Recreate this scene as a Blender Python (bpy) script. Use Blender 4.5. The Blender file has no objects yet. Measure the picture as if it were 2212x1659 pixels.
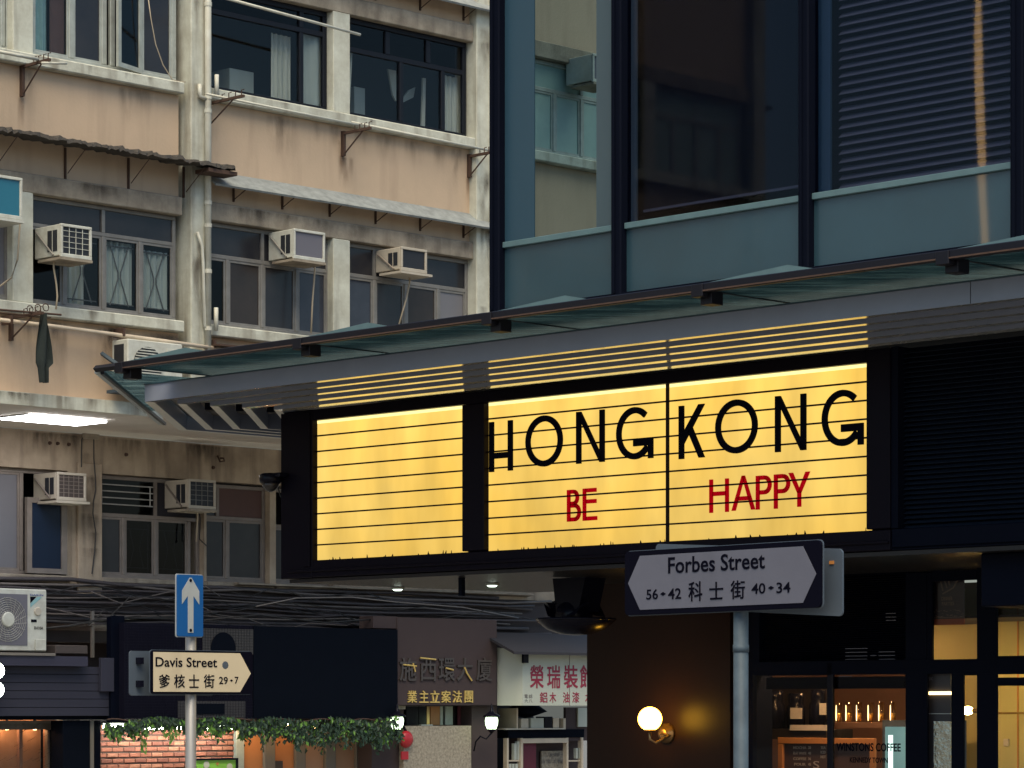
import bpy, bmesh, math, random
from mathutils import Matrix, Vector
random.seed(7)
SC = bpy.context.scene
COL = SC.collection
R2 = math.sqrt(2)
rad = math.radians

# ------------------------------------------------------------------ camera, sky, sun, exposure
F, CU, VH, ZC = 6375.0, 1106.0, 1530.0, 2.4      # focal length, optical axis, horizon (in units of a 2212 wide picture), eye height
cam_d = bpy.data.cameras.new('camera')
cam = bpy.data.objects.new('camera', cam_d)
COL.objects.link(cam)
cam.location = (0, 0, ZC)
cam.rotation_euler = (rad(90), 0, 0)
cam_d.sensor_width = 36
cam_d.lens = 36 * F / 2212
cam_d.shift_y = (VH - 829.5) / 2212
cam_d.clip_start = 0.5
cam_d.clip_end = 2000
SC.camera = cam

SUN_EL, SUN_AZ = 60, 180          # soft overcast dusk light, from behind the camera
w = bpy.data.worlds.new('World')
SC.world = w
w.use_nodes = True
nt = w.node_tree
nt.nodes.clear()
sky = nt.nodes.new('ShaderNodeTexSky')
sky.sky_type = 'NISHITA'
sky.sun_disc = False
sky.sun_elevation = rad(SUN_EL)
sky.sun_rotation = rad(SUN_AZ)
sky.dust_density = 3.0
hs = nt.nodes.new('ShaderNodeHueSaturation')
hs.inputs['Saturation'].default_value = 1.25
hs.inputs['Hue'].default_value = 0.485
bg = nt.nodes.new('ShaderNodeBackground')
bg.inputs['Strength'].default_value = 0.085
wo = nt.nodes.new('ShaderNodeOutputWorld')
nt.links.new(sky.outputs[0], hs.inputs['Color'])
nt.links.new(hs.outputs[0], bg.inputs['Color'])
nt.links.new(bg.outputs[0], wo.inputs['Surface'])

sun_d = bpy.data.lights.new('sun', 'SUN')
sun_d.energy = 1.5
sun_d.angle = rad(50)
sun_d.color = (1.0, 0.90, 0.62)
sun = bpy.data.objects.new('sun', sun_d)
COL.objects.link(sun)
sun.rotation_euler = (rad(90 - SUN_EL), 0, rad(0))
SC.view_settings.view_transform = 'Standard'
SC.view_settings.look = 'None'
SC.view_settings.gamma = 1
SC.view_settings.exposure = 1.1
SC.cycles.use_denoising = True
SC.cycles.max_bounces = 6
SC.cycles.transparent_max_bounces = 12

# ------------------------------------------------------------------ frames: two street fronts at right angles
KA, CC = 42.8, 23.32


class Frame:
    def __init__(s, ox, oy, rz):
        s.o = Vector((ox, oy, 0)); s.rz = rad(rz)
        s.m = Matrix.Translation(s.o) @ Matrix.Rotation(s.rz, 4, 'Z')


OF = Frame(-KA / 2, KA / 2, 45)      # old tenement: x along its front, y into the wall
CF = Frame(CC / 2, CC / 2, -45)      # cafe front
WF = Frame(0, 0, 0)


def so(u, n=0):
    x = (u - CU) / F; Y = (KA - R2 * n) / (1 - x)
    return (x * Y + KA / 2) * R2 - n


def zo(u, v, n=0):
    x = (u - CU) / F; Y = (KA - R2 * n) / (1 - x)
    return ZC + (VH - v) * Y / F


def tc(u, d=0):
    x = (u - CU) / F; Y = (CC - R2 * d) / (1 + x)
    return (x * Y - CC / 2) * R2 + d


def zc(u, v, d=0):
    x = (u - CU) / F; Y = (CC - R2 * d) / (1 + x)
    return ZC + (VH - v) * Y / F


# ------------------------------------------------------------------ mesh builder
class MB:
    def __init__(s):
        s.v = []; s.f = []; s.mi = []

    def add(s, vs, fs, mi=0):
        b = len(s.v)
        s.v += [tuple(p) for p in vs]
        s.f += [[b + i for i in f] for f in fs]
        s.mi += [mi] * len(fs)
        return s

    def box(s, x0, x1, y0, y1, z0, z1, mi=0):
        vs = [(x0, y0, z0), (x1, y0, z0), (x1, y1, z0), (x0, y1, z0), (x0, y0, z1), (x1, y0, z1), (x1, y1, z1), (x0, y1, z1)]
        return s.add(vs, [(0, 1, 5, 4), (1, 2, 6, 5), (2, 3, 7, 6), (3, 0, 4, 7), (4, 5, 6, 7), (3, 2, 1, 0)], mi)

    def prism(s, pts, y0, y1, mi=0):           # polygon in x,z given counter clockwise seen from -y
        n = len(pts)
        vs = [(p[0], y0, p[1]) for p in pts] + [(p[0], y1, p[1]) for p in pts]
        fs = [tuple(range(n)), tuple(range(2 * n - 1, n - 1, -1))]
        fs += [(i, i + n, (i + 1) % n + n, (i + 1) % n) for i in range(n)]
        return s.add(vs, fs, mi)

    def prof(s, pts, x0, x1, mi=0):            # polygon in y,z extruded along x
        n = len(pts)
        vs = [(x0, p[0], p[1]) for p in pts] + [(x1, p[0], p[1]) for p in pts]
        fs = [tuple(range(n - 1, -1, -1)), tuple(range(n, 2 * n))]
        fs += [(i, (i + 1) % n, (i + 1) % n + n, i + n) for i in range(n)]
        return s.add(vs, fs, mi)

    def tube(s, pts, r, n=8, mi=0):
        pts = [Vector(p) for p in pts]
        vs = []; fs = []
        rs = r if isinstance(r, (list, tuple)) else [r] * len(pts)
        for i, p in enumerate(pts):
            a = pts[max(0, i - 1)]; b = pts[min(len(pts) - 1, i + 1)]
            d = (b - a).normalized()
            up = Vector((0, 0, 1)) if abs(d.z) < .9 else Vector((1, 0, 0))
            e1 = d.cross(up).normalized(); e2 = d.cross(e1)
            for k in range(n):
                t = 2 * math.pi * k / n
                vs.append(p + rs[i] * (math.cos(t) * e1 + math.sin(t) * e2))
        for i in range(len(pts) - 1):
            for k in range(n):
                fs.append((i * n + k, i * n + (k + 1) % n, (i + 1) * n + (k + 1) % n, (i + 1) * n + k))
        fs.append(tuple(range(n - 1, -1, -1)))
        L = (len(pts) - 1) * n
        fs.append(tuple(range(L, L + n)))
        return s.add(vs, fs, mi)

    def lathe(s, prof, c, n=16, ax='z', mi=0):     # prof: list of (radius, height)
        vs = []; fs = []
        for r, h in prof:
            for k in range(n):
                t = 2 * math.pi * k / n
                a, b = r * math.cos(t), r * math.sin(t)
                p = (a, b, h) if ax == 'z' else ((a, h, b) if ax == 'y' else (h, a, b))
                vs.append((c[0] + p[0], c[1] + p[1], c[2] + p[2]))
        for i in range(len(prof) - 1):
            for k in range(n):
                fs.append((i * n + k, i * n + (k + 1) % n, (i + 1) * n + (k + 1) % n, (i + 1) * n + k))
        fs.append(tuple(range(n - 1, -1, -1)))
        fs.append(tuple(range((len(prof) - 1) * n, len(prof) * n)))
        return s.add(vs, fs, mi)

    def sheet(s, x0, x1, z0, z1, y, amp, waves, nx=40, taper=0, mi=0, nz=4):   # hanging cloth
        vs = []; fs = []
        ph = random.random() * 6
        for j in range(nz + 1):
            fz = j / nz
            for i in range(nx + 1):
                fx = i / nx
                sh = taper * (1 - fz) * (fx - .5)
                vs.append((x0 + (x1 - x0) * fx - sh, y + amp * (math.sin(fx * waves * 6.283 + ph) + .4 * math.sin(fx * waves * 14.1 + ph * 2 + fz)), z0 + (z1 - z0) * fz))
        for j in range(nz):
            for i in range(nx):
                a = j * (nx + 1) + i
                fs.append((a, a + 1, a + nx + 2, a + nx + 1))
        return s.add(vs, fs, mi)


ORG = {}


def _place(o, fr, L, rz=0):
    p = fr.m @ Vector(L)
    o.location = p
    o.rotation_euler = (0, 0, fr.rz + rz)


def tag(o, label=None, cat=None, group=None, kind=None):
    if label: o['label'] = label
    if cat: o['category'] = cat
    if group: o['group'] = group
    if kind: o['kind'] = kind
    return o


def thing(fr, name, label, cat, L=(0, 0, 0), group=None):
    o = bpy.data.objects.new(name, None)
    o.empty_display_size = .1
    COL.objects.link(o)
    _place(o, fr, L)
    ORG[o.name] = Vector(L)
    return tag(o, label, cat, group)


def make_mesh(name, mb, mats, off, smooth, bevel):
    me = bpy.data.meshes.new(name)
    me.from_pydata([(p[0] - off[0], p[1] - off[1], p[2] - off[2]) for p in mb.v], [], mb.f)
    if not isinstance(mats, (list, tuple)): mats = [mats]
    for m in mats: me.materials.append(m)
    if len(mats) > 1: me.polygons.foreach_set('material_index', mb.mi)
    bm = bmesh.new(); bm.from_mesh(me)
    bmesh.ops.recalc_face_normals(bm, faces=bm.faces)
    if bevel:
        bmesh.ops.bevel(bm, geom=[e for e in bm.edges if len(e.link_faces) == 2 and e.calc_face_angle() > .6], offset=bevel, segments=1, affect='EDGES', clamp_overlap=True)
    bm.to_mesh(me); bm.free()
    if smooth:
        for p in me.polygons: p.use_smooth = True
    return me


def part(name, mb, mats, par, smooth=False, bevel=0, kind=None, label=None):
    off = ORG[par.name]
    o = bpy.data.objects.new(name, make_mesh(name, mb, mats, off, smooth, bevel))
    COL.objects.link(o)
    o.parent = par
    ORG[o.name] = off
    return tag(o, label, None, None, kind)


def solo(fr, name, mb, mats, label, cat, L, group=None, smooth=False, bevel=0, kind=None):
    o = bpy.data.objects.new(name, make_mesh(name, mb, mats, L, smooth, bevel))
    COL.objects.link(o)
    _place(o, fr, L)
    ORG[o.name] = Vector(L)
    return tag(o, label, cat, group, kind)


# ------------------------------------------------------------------ materials
MATS = {}


def mat(name, col, rough=.6, metal=0, col2=None, scale=3, amt=.5, bump=0, bscale=40, spec=.5, stretch=(1, 1, 1), detail=6, streak=None, coat=0):
    m = bpy.data.materials.new(name)
    m.use_nodes = True
    n = m.node_tree; b = n.nodes['Principled BSDF']
    b.inputs['Roughness'].default_value = rough
    b.inputs['Metallic'].default_value = metal
    b.inputs['Specular IOR Level'].default_value = spec
    b.inputs['Base Color'].default_value = (*col, 1)
    if coat: b.inputs['Coat Weight'].default_value = coat
    tcn = n.nodes.new('ShaderNodeTexCoord')
    mp = n.nodes.new('ShaderNodeMapping')
    mp.inputs['Scale'].default_value = stretch
    n.links.new(tcn.outputs['Object'], mp.inputs['Vector'])
    if col2:
        nz = n.nodes.new('ShaderNodeTexNoise')
        nz.inputs['Scale'].default_value = scale
        nz.inputs['Detail'].default_value = detail
        nz.inputs['Roughness'].default_value = .65
        n.links.new(mp.outputs[0], nz.inputs['Vector'])
        rp = n.nodes.new('ShaderNodeMapRange')
        rp.inputs['From Min'].default_value = .5 - .22
        rp.inputs['From Max'].default_value = .5 + .22
        rp.inputs['To Max'].default_value = amt
        n.links.new(nz.outputs['Fac'], rp.inputs['Value'])
        mx = n.nodes.new('ShaderNodeMix'); mx.data_type = 'RGBA'
        mx.inputs['A'].default_value = (*col, 1)
        mx.inputs['B'].default_value = (*col2, 1)
        n.links.new(rp.outputs[0], mx.inputs['Factor'])
        out = mx.outputs['Result']
        if streak:      # vertical rain streaks of dirt
            mp2 = n.nodes.new('ShaderNodeMapping'); mp2.inputs['Scale'].default_value = (3.1, 3.1, .35)
            n.links.new(tcn.outputs['Object'], mp2.inputs['Vector'])
            n2 = n.nodes.new('ShaderNodeTexNoise'); n2.inputs['Scale'].default_value = 1.6; n2.inputs['Detail'].default_value = 4
            n.links.new(mp2.outputs[0], n2.inputs['Vector'])
            r2 = n.nodes.new('ShaderNodeMapRange')
            r2.inputs['From Min'].default_value = .50; r2.inputs['From Max'].default_value = .72; r2.inputs['To Max'].default_value = streak[1]
            n.links.new(n2.outputs['Fac'], r2.inputs['Value'])
            m2 = n.nodes.new('ShaderNodeMix'); m2.data_type = 'RGBA'
            m2.inputs['B'].default_value = (*streak[0], 1)
            n.links.new(r2.outputs[0], m2.inputs['Factor'])
            n.links.new(out, m2.inputs['A'])
            out = m2.outputs['Result']
        n.links.new(out, b.inputs['Base Color'])
    if bump:
        nb = n.nodes.new('ShaderNodeTexNoise'); nb.inputs['Scale'].default_value = bscale; nb.inputs['Detail'].default_value = 4
        n.links.new(mp.outputs[0], nb.inputs['Vector'])
        bp = n.nodes.new('ShaderNodeBump'); bp.inputs['Strength'].default_value = bump; bp.inputs['Distance'].default_value = .01
        n.links.new(nb.outputs['Fac'], bp.inputs['Height'])
        n.links.new(bp.outputs[0], b.inputs['Normal'])
    MATS[name] = m
    return m


def emit(name, col, st, col2=None, scale=3, grad=None):
    m = bpy.data.materials.new(name)
    m.use_nodes = True
    n = m.node_tree; n.nodes.clear()
    e = n.nodes.new('ShaderNodeEmission'); o = n.nodes.new('ShaderNodeOutputMaterial')
    e.inputs['Color'].default_value = (*col, 1); e.inputs['Strength'].default_value = st
    n.links.new(e.outputs[0], o.inputs['Surface'])
    if col2:
        tcn = n.nodes.new('ShaderNodeTexCoord')
        nz = n.nodes.new('ShaderNodeTexNoise'); nz.inputs['Scale'].default_value = scale; nz.inputs['Detail'].default_value = 3
        n.links.new(tcn.outputs['Object'], nz.inputs['Vector'])
        rp = n.nodes.new('ShaderNodeMapRange'); rp.inputs['From Min'].default_value = .3; rp.inputs['From Max'].default_value = .7
        n.links.new(nz.outputs['Fac'], rp.inputs['Value'])
        mx = n.nodes.new('ShaderNodeMix'); mx.data_type = 'RGBA'
        mx.inputs['A'].default_value = (*col, 1); mx.inputs['B'].default_value = (*col2, 1)
        n.links.new(rp.outputs[0], mx.inputs['Factor'])
        n.links.new(mx.outputs['Result'], e.inputs['Color'])
    MATS[name] = m
    return m


def glass(name, tint=(.8, .85, .85), rough=.02, ior=1.5, gl=(1, 1, 1)):
    m = bpy.data.materials.new(name)
    m.use_nodes = True
    n = m.node_tree; n.nodes.clear()
    t = n.nodes.new('ShaderNodeBsdfTransparent'); t.inputs['Color'].default_value = (*tint, 1)
    g = n.nodes.new('ShaderNodeBsdfGlossy'); g.inputs['Roughness'].default_value = rough; g.inputs['Color'].default_value = (*gl, 1)
    fr = n.nodes.new('ShaderNodeFresnel')
    ge = n.nodes.new('ShaderNodeNewGeometry'); im = n.nodes.new('ShaderNodeMath'); im.operation = 'MULTIPLY_ADD'
    im.inputs[1].default_value = 1 / ior - ior; im.inputs[2].default_value = ior      # thin sheet: same reflectance from both sides
    n.links.new(ge.outputs['Backfacing'], im.inputs[0]); n.links.new(im.outputs[0], fr.inputs['IOR'])
    mx = n.nodes.new('ShaderNodeMixShader'); o = n.nodes.new('ShaderNodeOutputMaterial')
    n.links.new(fr.outputs[0], mx.inputs[0]); n.links.new(t.outputs[0], mx.inputs[1]); n.links.new(g.outputs[0], mx.inputs[2])
    n.links.new(mx.outputs[0], o.inputs['Surface'])
    MATS[name] = m
    return m


PINK = mat('pink_render', (.56, .41, .285), .85, col2=(.46, .345, .24), scale=.9, amt=.8, bump=.25, bscale=30, streak=((.27, .19, .135), .24))
WHITE = mat('white_masonry', (.62, .63, .54), .8, col2=(.36, .34, .27), scale=3.5, amt=.85, bump=.3, bscale=25, streak=((.18, .15, .11), .7))
LINTEL = mat('stained_lintel', (.40, .34, .26), .85, col2=(.15, .12, .09), scale=2.6, amt=.95, bump=.3, streak=((.12, .09, .07), .6))
BWALL = mat('grimy_beige_wall', (.50, .40, .29), .85, col2=(.26, .20, .145), scale=1.8, amt=.9, bump=.3, bscale=22, streak=((.12, .09, .07), .7))
SOFF = mat('painted_soffit', (.66, .60, .53), .8, col2=(.52, .46, .40), scale=2, amt=.6)
ALU = mat('dull_aluminium', (.24, .23, .215), .55, .2, col2=(.13, .12, .11), scale=6, amt=.7)
ALUW = mat('pale_aluminium', (.44, .47, .43), .5, .2, col2=(.25, .25, .22), scale=6, amt=.7)
ALUB = mat('brown_aluminium', (.26, .22, .19), .6, .2, col2=(.16, .13, .11), scale=6, amt=.7)
BLKFR = mat('dark_window_frame', (.007, .009, .015), .5, spec=.2)
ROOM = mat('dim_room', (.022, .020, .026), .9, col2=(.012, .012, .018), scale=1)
CURT = mat('pale_curtain', (.50, .52, .46), .9, col2=(.36, .38, .34), scale=8, stretch=(1, 1, .15))
CURTG = mat('grey_green_curtain', (.40, .45, .42), .9, col2=(.30, .34, .32), scale=8, stretch=(1, 1, .15))
CURTT = mat('teal_curtain', (.30, .50, .50), .9, col2=(.10, .20, .26), scale=5)
BROWN = mat('brown_board', (.11, .055, .045), .7, col2=(.07, .035, .03), scale=5)
GLS = glass('window_glass', (.84, .86, .87), .02, 1.25)
GLSD = glass('dusty_dark_glass', (.35, .36, .40), .06, 1.25)
FROST = mat('frosted_pane', (.032, .030, .033), .2, col2=(.016, .017, .023), scale=1.6, spec=.35, amt=1)
FROSTB = mat('brown_frosted_pane', (.045, .036, .032), .25, col2=(.022, .019, .02), scale=1.2, spec=.3, amt=1)
FROSTN = mat('blue_grey_pane', (.022, .026, .038), .15, col2=(.05, .056, .075), scale=1.1, spec=.35, amt=1)
FROSTL = mat('pale_frosted_pane', (.17, .165, .18), .35, col2=(.13, .125, .14), scale=2)
BLUEP = mat('navy_pane', (.008, .018, .042), .25, col2=(.006, .012, .03), scale=2, spec=.2)
TEALP = mat('teal_pane', (.03, .15, .22), .2)
GRIL = mat('grey_window_bars', (.35, .34, .32), .6)
GRILD = mat('dark_window_bars', (.10, .10, .10), .6)
RUST = mat('rusty_steel', (.09, .05, .035), .85, .2, col2=(.04, .025, .02), scale=20, bump=.4)
PIPEW = mat('white_pipe', (.60, .60, .52), .5, col2=(.42, .38, .30), scale=6, amt=.7)
PIPEC = mat('cream_pipe', (.62, .52, .40), .5, col2=(.45, .36, .26), scale=5, amt=.7)
PIPEG = mat('grey_pipe', (.20, .18, .17), .6, col2=(.12, .10, .09), scale=8)
CABLE = mat('black_cable', (.02, .018, .018), .6)
HOSE = mat('beige_hose', (.42, .34, .24), .6)
MOSS = mat('mossy_ledge', (.07, .06, .05), .95, col2=(.03, .028, .03), scale=30, bump=.8, bscale=60)
ZINC = mat('weathered_zinc', (.30, .32, .31), .7, 0, col2=(.14, .15, .15), scale=7, amt=.9, bump=.2)
ACW = mat('white_ac_casing', (.60, .61, .55), .5, col2=(.36, .34, .28), scale=6, amt=.75)
ACB = mat('beige_ac_casing', (.48, .43, .35), .55, col2=(.34, .29, .23), scale=5, amt=.7)
ACD = mat('dark_ac_vent', (.014, .016, .022), .6)
ACG = mat('grey_ac_mesh', (.13, .125, .15), .6)
ACN = mat('brown_ac_mesh', (.06, .045, .04), .7)
ACT = mat('teal_ac_panel', (.02, .14, .21), .3)
BLUE = mat('blue_badge', (.02, .06, .25), .4)
CLOTH = mat('dark_green_cloth', (.016, .024, .023), .95, col2=(.008, .012, .012), scale=12, bump=.4)

BLK = mat('black_steel', (.0040, .0055, .0120), .5, col2=(.003, .0042, .0095), scale=4, spec=.03)
BLKW = mat('black_sign_frame', (.006, .0045, .009), .35, col2=(.004, .0035, .008), scale=5, spec=.06)
CANG = mat('grey_canopy_metal', (.23, .255, .33), .35, 0, col2=(.19, .215, .285), scale=3, spec=.6)
FINM = mat('polished_fin_underside', (.85, .85, .84), .12, .75)
FINLIT = mat('lit_fin_underside', (.68, .66, .60), .5, col2=(.52, .50, .45), scale=4)  # pale copy of the fin finish, with light put into the colour
DECK = mat('canopy_deck', (.16, .14, .12), .6)
CGLS = glass('canopy_glass', (.22, .33, .36), .12, 1.4, (.85, 1, 1))


def dusty_glass(m):          # rain-dried film of dust lets light glow through the pane
    n = m.node_tree
    out = [q for q in n.nodes if q.type == 'OUTPUT_MATERIAL'][0]
    old_s = out.inputs['Surface'].links[0].from_socket
    tl_ = n.nodes.new('ShaderNodeBsdfTranslucent'); df = n.nodes.new('ShaderNodeBsdfDiffuse')
    tcn = n.nodes.new('ShaderNodeTexCoord'); mp = n.nodes.new('ShaderNodeMapping'); mp.inputs['Rotation'].default_value = (0, 0, rad(45)); mp.inputs['Scale'].default_value = (1.2, 9, 1)
    nz = n.nodes.new('ShaderNodeTexNoise'); nz.inputs['Scale'].default_value = 1.1; nz.inputs['Detail'].default_value = 8; nz.inputs['Roughness'].default_value = .7
    n.links.new(tcn.outputs['Object'], mp.inputs[0]); n.links.new(mp.outputs[0], nz.inputs['Vector'])
    rp = n.nodes.new('ShaderNodeMapRange'); rp.inputs['From Min'].default_value = .48; rp.inputs['From Max'].default_value = .72
    n.links.new(nz.outputs['Fac'], rp.inputs['Value'])
    mx = n.nodes.new('ShaderNodeMix'); mx.data_type = 'RGBA'
    mx.inputs['A'].default_value = (.028, .060, .072, 1); mx.inputs['B'].default_value = (.22, .30, .30, 1)
    n.links.new(rp.outputs[0], mx.inputs['Factor'])
    for q in (tl_, df): n.links.new(mx.outputs['Result'], q.inputs['Color'])
    m1 = n.nodes.new('ShaderNodeMixShader'); m1.inputs[0].default_value = .35
    n.links.new(tl_.outputs[0], m1.inputs[1]); n.links.new(df.outputs[0], m1.inputs[2])
    m2 = n.nodes.new('ShaderNodeMixShader'); m2.inputs[0].default_value = .65
    n.links.new(old_s, m2.inputs[1]); n.links.new(m1.outputs[0], m2.inputs[2])
    n.links.new(m2.outputs[0], out.inputs['Surface'])


dusty_glass(CGLS)
BAR = mat('black_canopy_bar', (.006, .0055, .010), .45, col2=(.004, .004, .008), scale=6, spec=.25)
TRIM = mat('pale_trim', (.38, .42, .42), .4, .3)
TEALF = mat('teal_spandrel', (.022, .058, .080), .4, coat=.25, bump=.15, bscale=6, col2=(.017, .042, .056), scale=1.4, amt=.8, spec=.6)
TEALL = mat('teal_ledge', (.10, .17, .185), .4, col2=(.05, .095, .11), scale=6)
TEALS = mat('teal_film', (.022, .058, .088), .4, col2=(.02, .055, .085), scale=1)
GREYS = mat('grey_film', (.055, .085, .10), .45, col2=(.045, .07, .085), scale=1)
MIRR = mat('mirror_film', (.24, .34, .38), .0, 1.0)
DGLS = glass('dark_office_glass', (.72, .74, .82), .02, 1.2)
BLIND = mat('dark_roller_blind', (.004, .0065, .012), .9, col2=(.003, .005, .009), scale=1, spec=.1)
SGLS = glass('shop_glass', (.86, .86, .86), .02, 1.18)
SLAT = mat('grey_blind_slat', (.075, .078, .098), .6)
WOODW = mat('dark_stained_wood', (.022, .010, .006), .34, spec=.14, col2=(.008, .004, .004), scale=9, stretch=(2, 2, 9), bump=.06, bscale=60)
WARMW = mat('warm_plaster', (.24, .13, .085), .7, col2=(.17, .09, .06), scale=3)
SHELFM = mat('dark_shelf', (.02, .015, .015), .6)
PAPER = mat('paper_label', (.55, .50, .42), .7, col2=(.45, .40, .33), scale=20)
BOARDF = mat('orange_wood_frame', (.50, .20, .05), .5, col2=(.40, .15, .04), scale=8)
BOARD = mat('brown_menu_board', (.07, .035, .025), .7)
CHALK = mat('chalk_writing', (.40, .33, .26), .8)
INK = mat('black_lettering', (.004, .004, .009), .6, spec=.02)
GOLD = mat('gold_lettering', (.80, .56, .17), .35, .25)
BRONZE = mat('tarnished_lettering', (.085, .07, .065), .5, .3)
REDP = mat('red_paint', (.30, .02, .05), .6)
RED = mat('red_plastic', (.45, .02, .03), .35)
GALV = mat('galvanised_post', (.075, .105, .13), .55, .0, spec=.25, col2=(.035, .05, .065), scale=7, amt=.9)
POSTG = mat('grey_post', (.30, .29, .28), .45, .3, col2=(.22, .21, .20), scale=6)
PLATEG = mat('grey_sign_face', (.125, .125, .155), .6, col2=(.098, .098, .125), scale=6, spec=.2, streak=((.07, .07, .085), .4))
PLATEY = mat('cream_sign_face', (.60, .50, .34), .5, col2=(.50, .41, .28), scale=5, streak=((.30, .23, .15), .35))
PLATEB = mat('sign_back', (.075, .095, .12), .5, .1, col2=(.055, .068, .09), scale=4)
SIGNBLUE = mat('blue_sign_face', (.007, .085, .27), .45, spec=.25, col2=(.006, .065, .22), scale=4)
SIGNW = mat('white_sign_paint', (.36, .38, .38), .5, col2=(.24, .25, .26), scale=8)
HOARD = mat('black_mesh_net', (.0035, .0055, .011), .8, col2=(.0025, .0038, .0075), scale=4, spec=.05, bump=.5, bscale=120)
HOARDL = mat('dark_mesh_net', (.008, .008, .017), .8, col2=(.005, .005, .011), scale=6, spec=.05, bump=.6, bscale=120)
PURPLE = mat('purple_grey_board', (.040, .040, .058), .6, spec=.15, col2=(.031, .031, .047), scale=2)
ENTR = mat('brown_grey_render', (.072, .052, .052), .8, spec=.2, col2=(.058, .042, .043), scale=3)
STONE = mat('rough_stone_tile', (.46, .40, .31), .75, col2=(.16, .13, .10), scale=26, amt=.9, bump=1.0, bscale=30)
MORTAR = mat('dark_mortar', (.07, .035, .028), .9)
BRICKA = mat('red_brick', (.30, .095, .06), .85, col2=(.20, .07, .05), scale=14, bump=.5)
BRICKB = mat('dark_red_brick', (.21, .065, .045), .85, col2=(.13, .045, .035), scale=14, bump=.5)
BRICKC = mat('pale_red_brick', (.38, .15, .095), .85, col2=(.27, .10, .07), scale=14, bump=.5)
LEAFA = mat('dark_ivy_leaf', (.022, .050, .026), .6)
LEAFB = mat('bright_ivy_leaf', (.10, .22, .03), .6)
ORPAN = mat('orange_wall_panel', (.55, .22, .08), .7, col2=(.45, .17, .06), scale=3)
TANPAN = mat('tan_wall_panel', (.42, .24, .15), .7, col2=(.35, .20, .12), scale=3)
GREYP = mat('grey_pilaster', (.17, .15, .13), .7)
GREEND = mat('green_menu', (.22, .48, .05), .5)
WHITEB = mat('white_signboard', (.50, .52, .44), .6, col2=(.42, .44, .37), scale=3)
AWN = mat('dark_awning', (.03, .028, .035), .8)
DARKIN = mat('dark_shop_interior', (.035, .03, .035), .85)
PLAST = mat('plastic_sheet', (.30, .22, .15), .35, col2=(.2, .13, .08), scale=12, stretch=(1, 1, 2.5), bump=.4, bscale=20)
ORWIN = mat('lit_tan_room', (.42, .25, .15), .7, col2=(.22, .11, .06), scale=5)
YELW = mat('yellow_wall', (.50, .45, .20), .7, col2=(.40, .35, .15), scale=2)
SILV = mat('crinkled_foil', (.55, .55, .45), .25, .9, col2=(.25, .22, .2), scale=14, bump=1.0, bscale=30)
BLACKG = mat('black_gloss', (.005, .005, .011), .25, spec=.14)
GLASSJ = glass('jar_glass', (.9, .8, .6), .03)
MAROON = mat('maroon_cloth', (.10, .015, .03), .8)
ASPH = mat('worn_concrete_road', (.17, .165, .155), .9, col2=(.12, .115, .11), scale=4, bump=.4)
PAVE = mat('paving', (.22, .21, .19), .85, col2=(.16, .15, .14), scale=3)
BRASS = mat('aged_brass', (.35, .22, .10), .3, .8)

E_SIGN = emit('lit_marquee_acrylic', (1.0, .61, .105), .46, (1.0, .68, .17), .9)
def lightbox(m):            # fluorescent tubes behind the acrylic: uneven, brighter near the top tube
    n = m.node_tree
    e = [q for q in n.nodes if q.type == 'EMISSION'][0]
    tcn = n.nodes.new('ShaderNodeTexCoord'); sp = n.nodes.new('ShaderNodeSeparateXYZ')
    n.links.new(tcn.outputs['Object'], sp.inputs[0])
    g = n.nodes.new('ShaderNodeMapRange'); g.inputs['From Min'].default_value = .15; g.inputs['From Max'].default_value = 1.34
    g.inputs['To Min'].default_value = .40; g.inputs['To Max'].default_value = .52
    n.links.new(sp.outputs['Z'], g.inputs['Value'])
    mp = n.nodes.new('ShaderNodeMapping'); mp.inputs['Scale'].default_value = (1.6, 1, .5)
    n.links.new(tcn.outputs['Object'], mp.inputs[0])
    nz = n.nodes.new('ShaderNodeTexNoise'); nz.inputs['Scale'].default_value = 2.0; nz.inputs['Detail'].default_value = 5
    n.links.new(mp.outputs[0], nz.inputs['Vector'])
    r1 = n.nodes.new('ShaderNodeMapRange'); r1.inputs['From Min'].default_value = .3; r1.inputs['From Max'].default_value = .7; r1.inputs['To Min'].default_value = .84; r1.inputs['To Max'].default_value = 1.14
    n.links.new(nz.outputs['Fac'], r1.inputs['Value'])
    mu = n.nodes.new('ShaderNodeMath'); mu.operation = 'MULTIPLY'
    n.links.new(g.outputs[0], mu.inputs[0]); n.links.new(r1.outputs[0], mu.inputs[1]); n.links.new(mu.outputs[0], e.inputs['Strength'])


lightbox(E_SIGN)
E_TUBE = emit('marquee_top_tube', (1.0, .82, .32), .72)
E_GLOBE = emit('globe_light', (1.0, .50, .045), 11)
E_SOFF = emit('ceiling_panel_light', (.95, .95, .98), 9)
E_FLOOD = emit('flood_lamp', (.9, 1.0, .82), 22)
E_STRIP = emit('shop_tube_light', (.95, 1.0, .85), 45)
E_LANT = emit('lantern_light', (.75, 1.0, .62), 2.2)
E_BULB = emit('warm_bulb', (1.0, .62, .18), 60)
E_WARM = emit('cafe_fill_light', (1.0, .56, .24), 110)
E_YEL = emit('passage_fill_light', (1.0, .74, .26), 70)
E_FRIDGE = emit('fridge_tube', (.70, 1.0, .90), 1.3)
E_NEON = emit('warm_neon', (1.0, .62, .26), 6.0)
E_WHITE = emit('white_spot', (.85, 1.0, .85), 2)
E_LED_GLINT = emit('warm_strip_and_glint', (1.0, .65, .25), 3.5)


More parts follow.
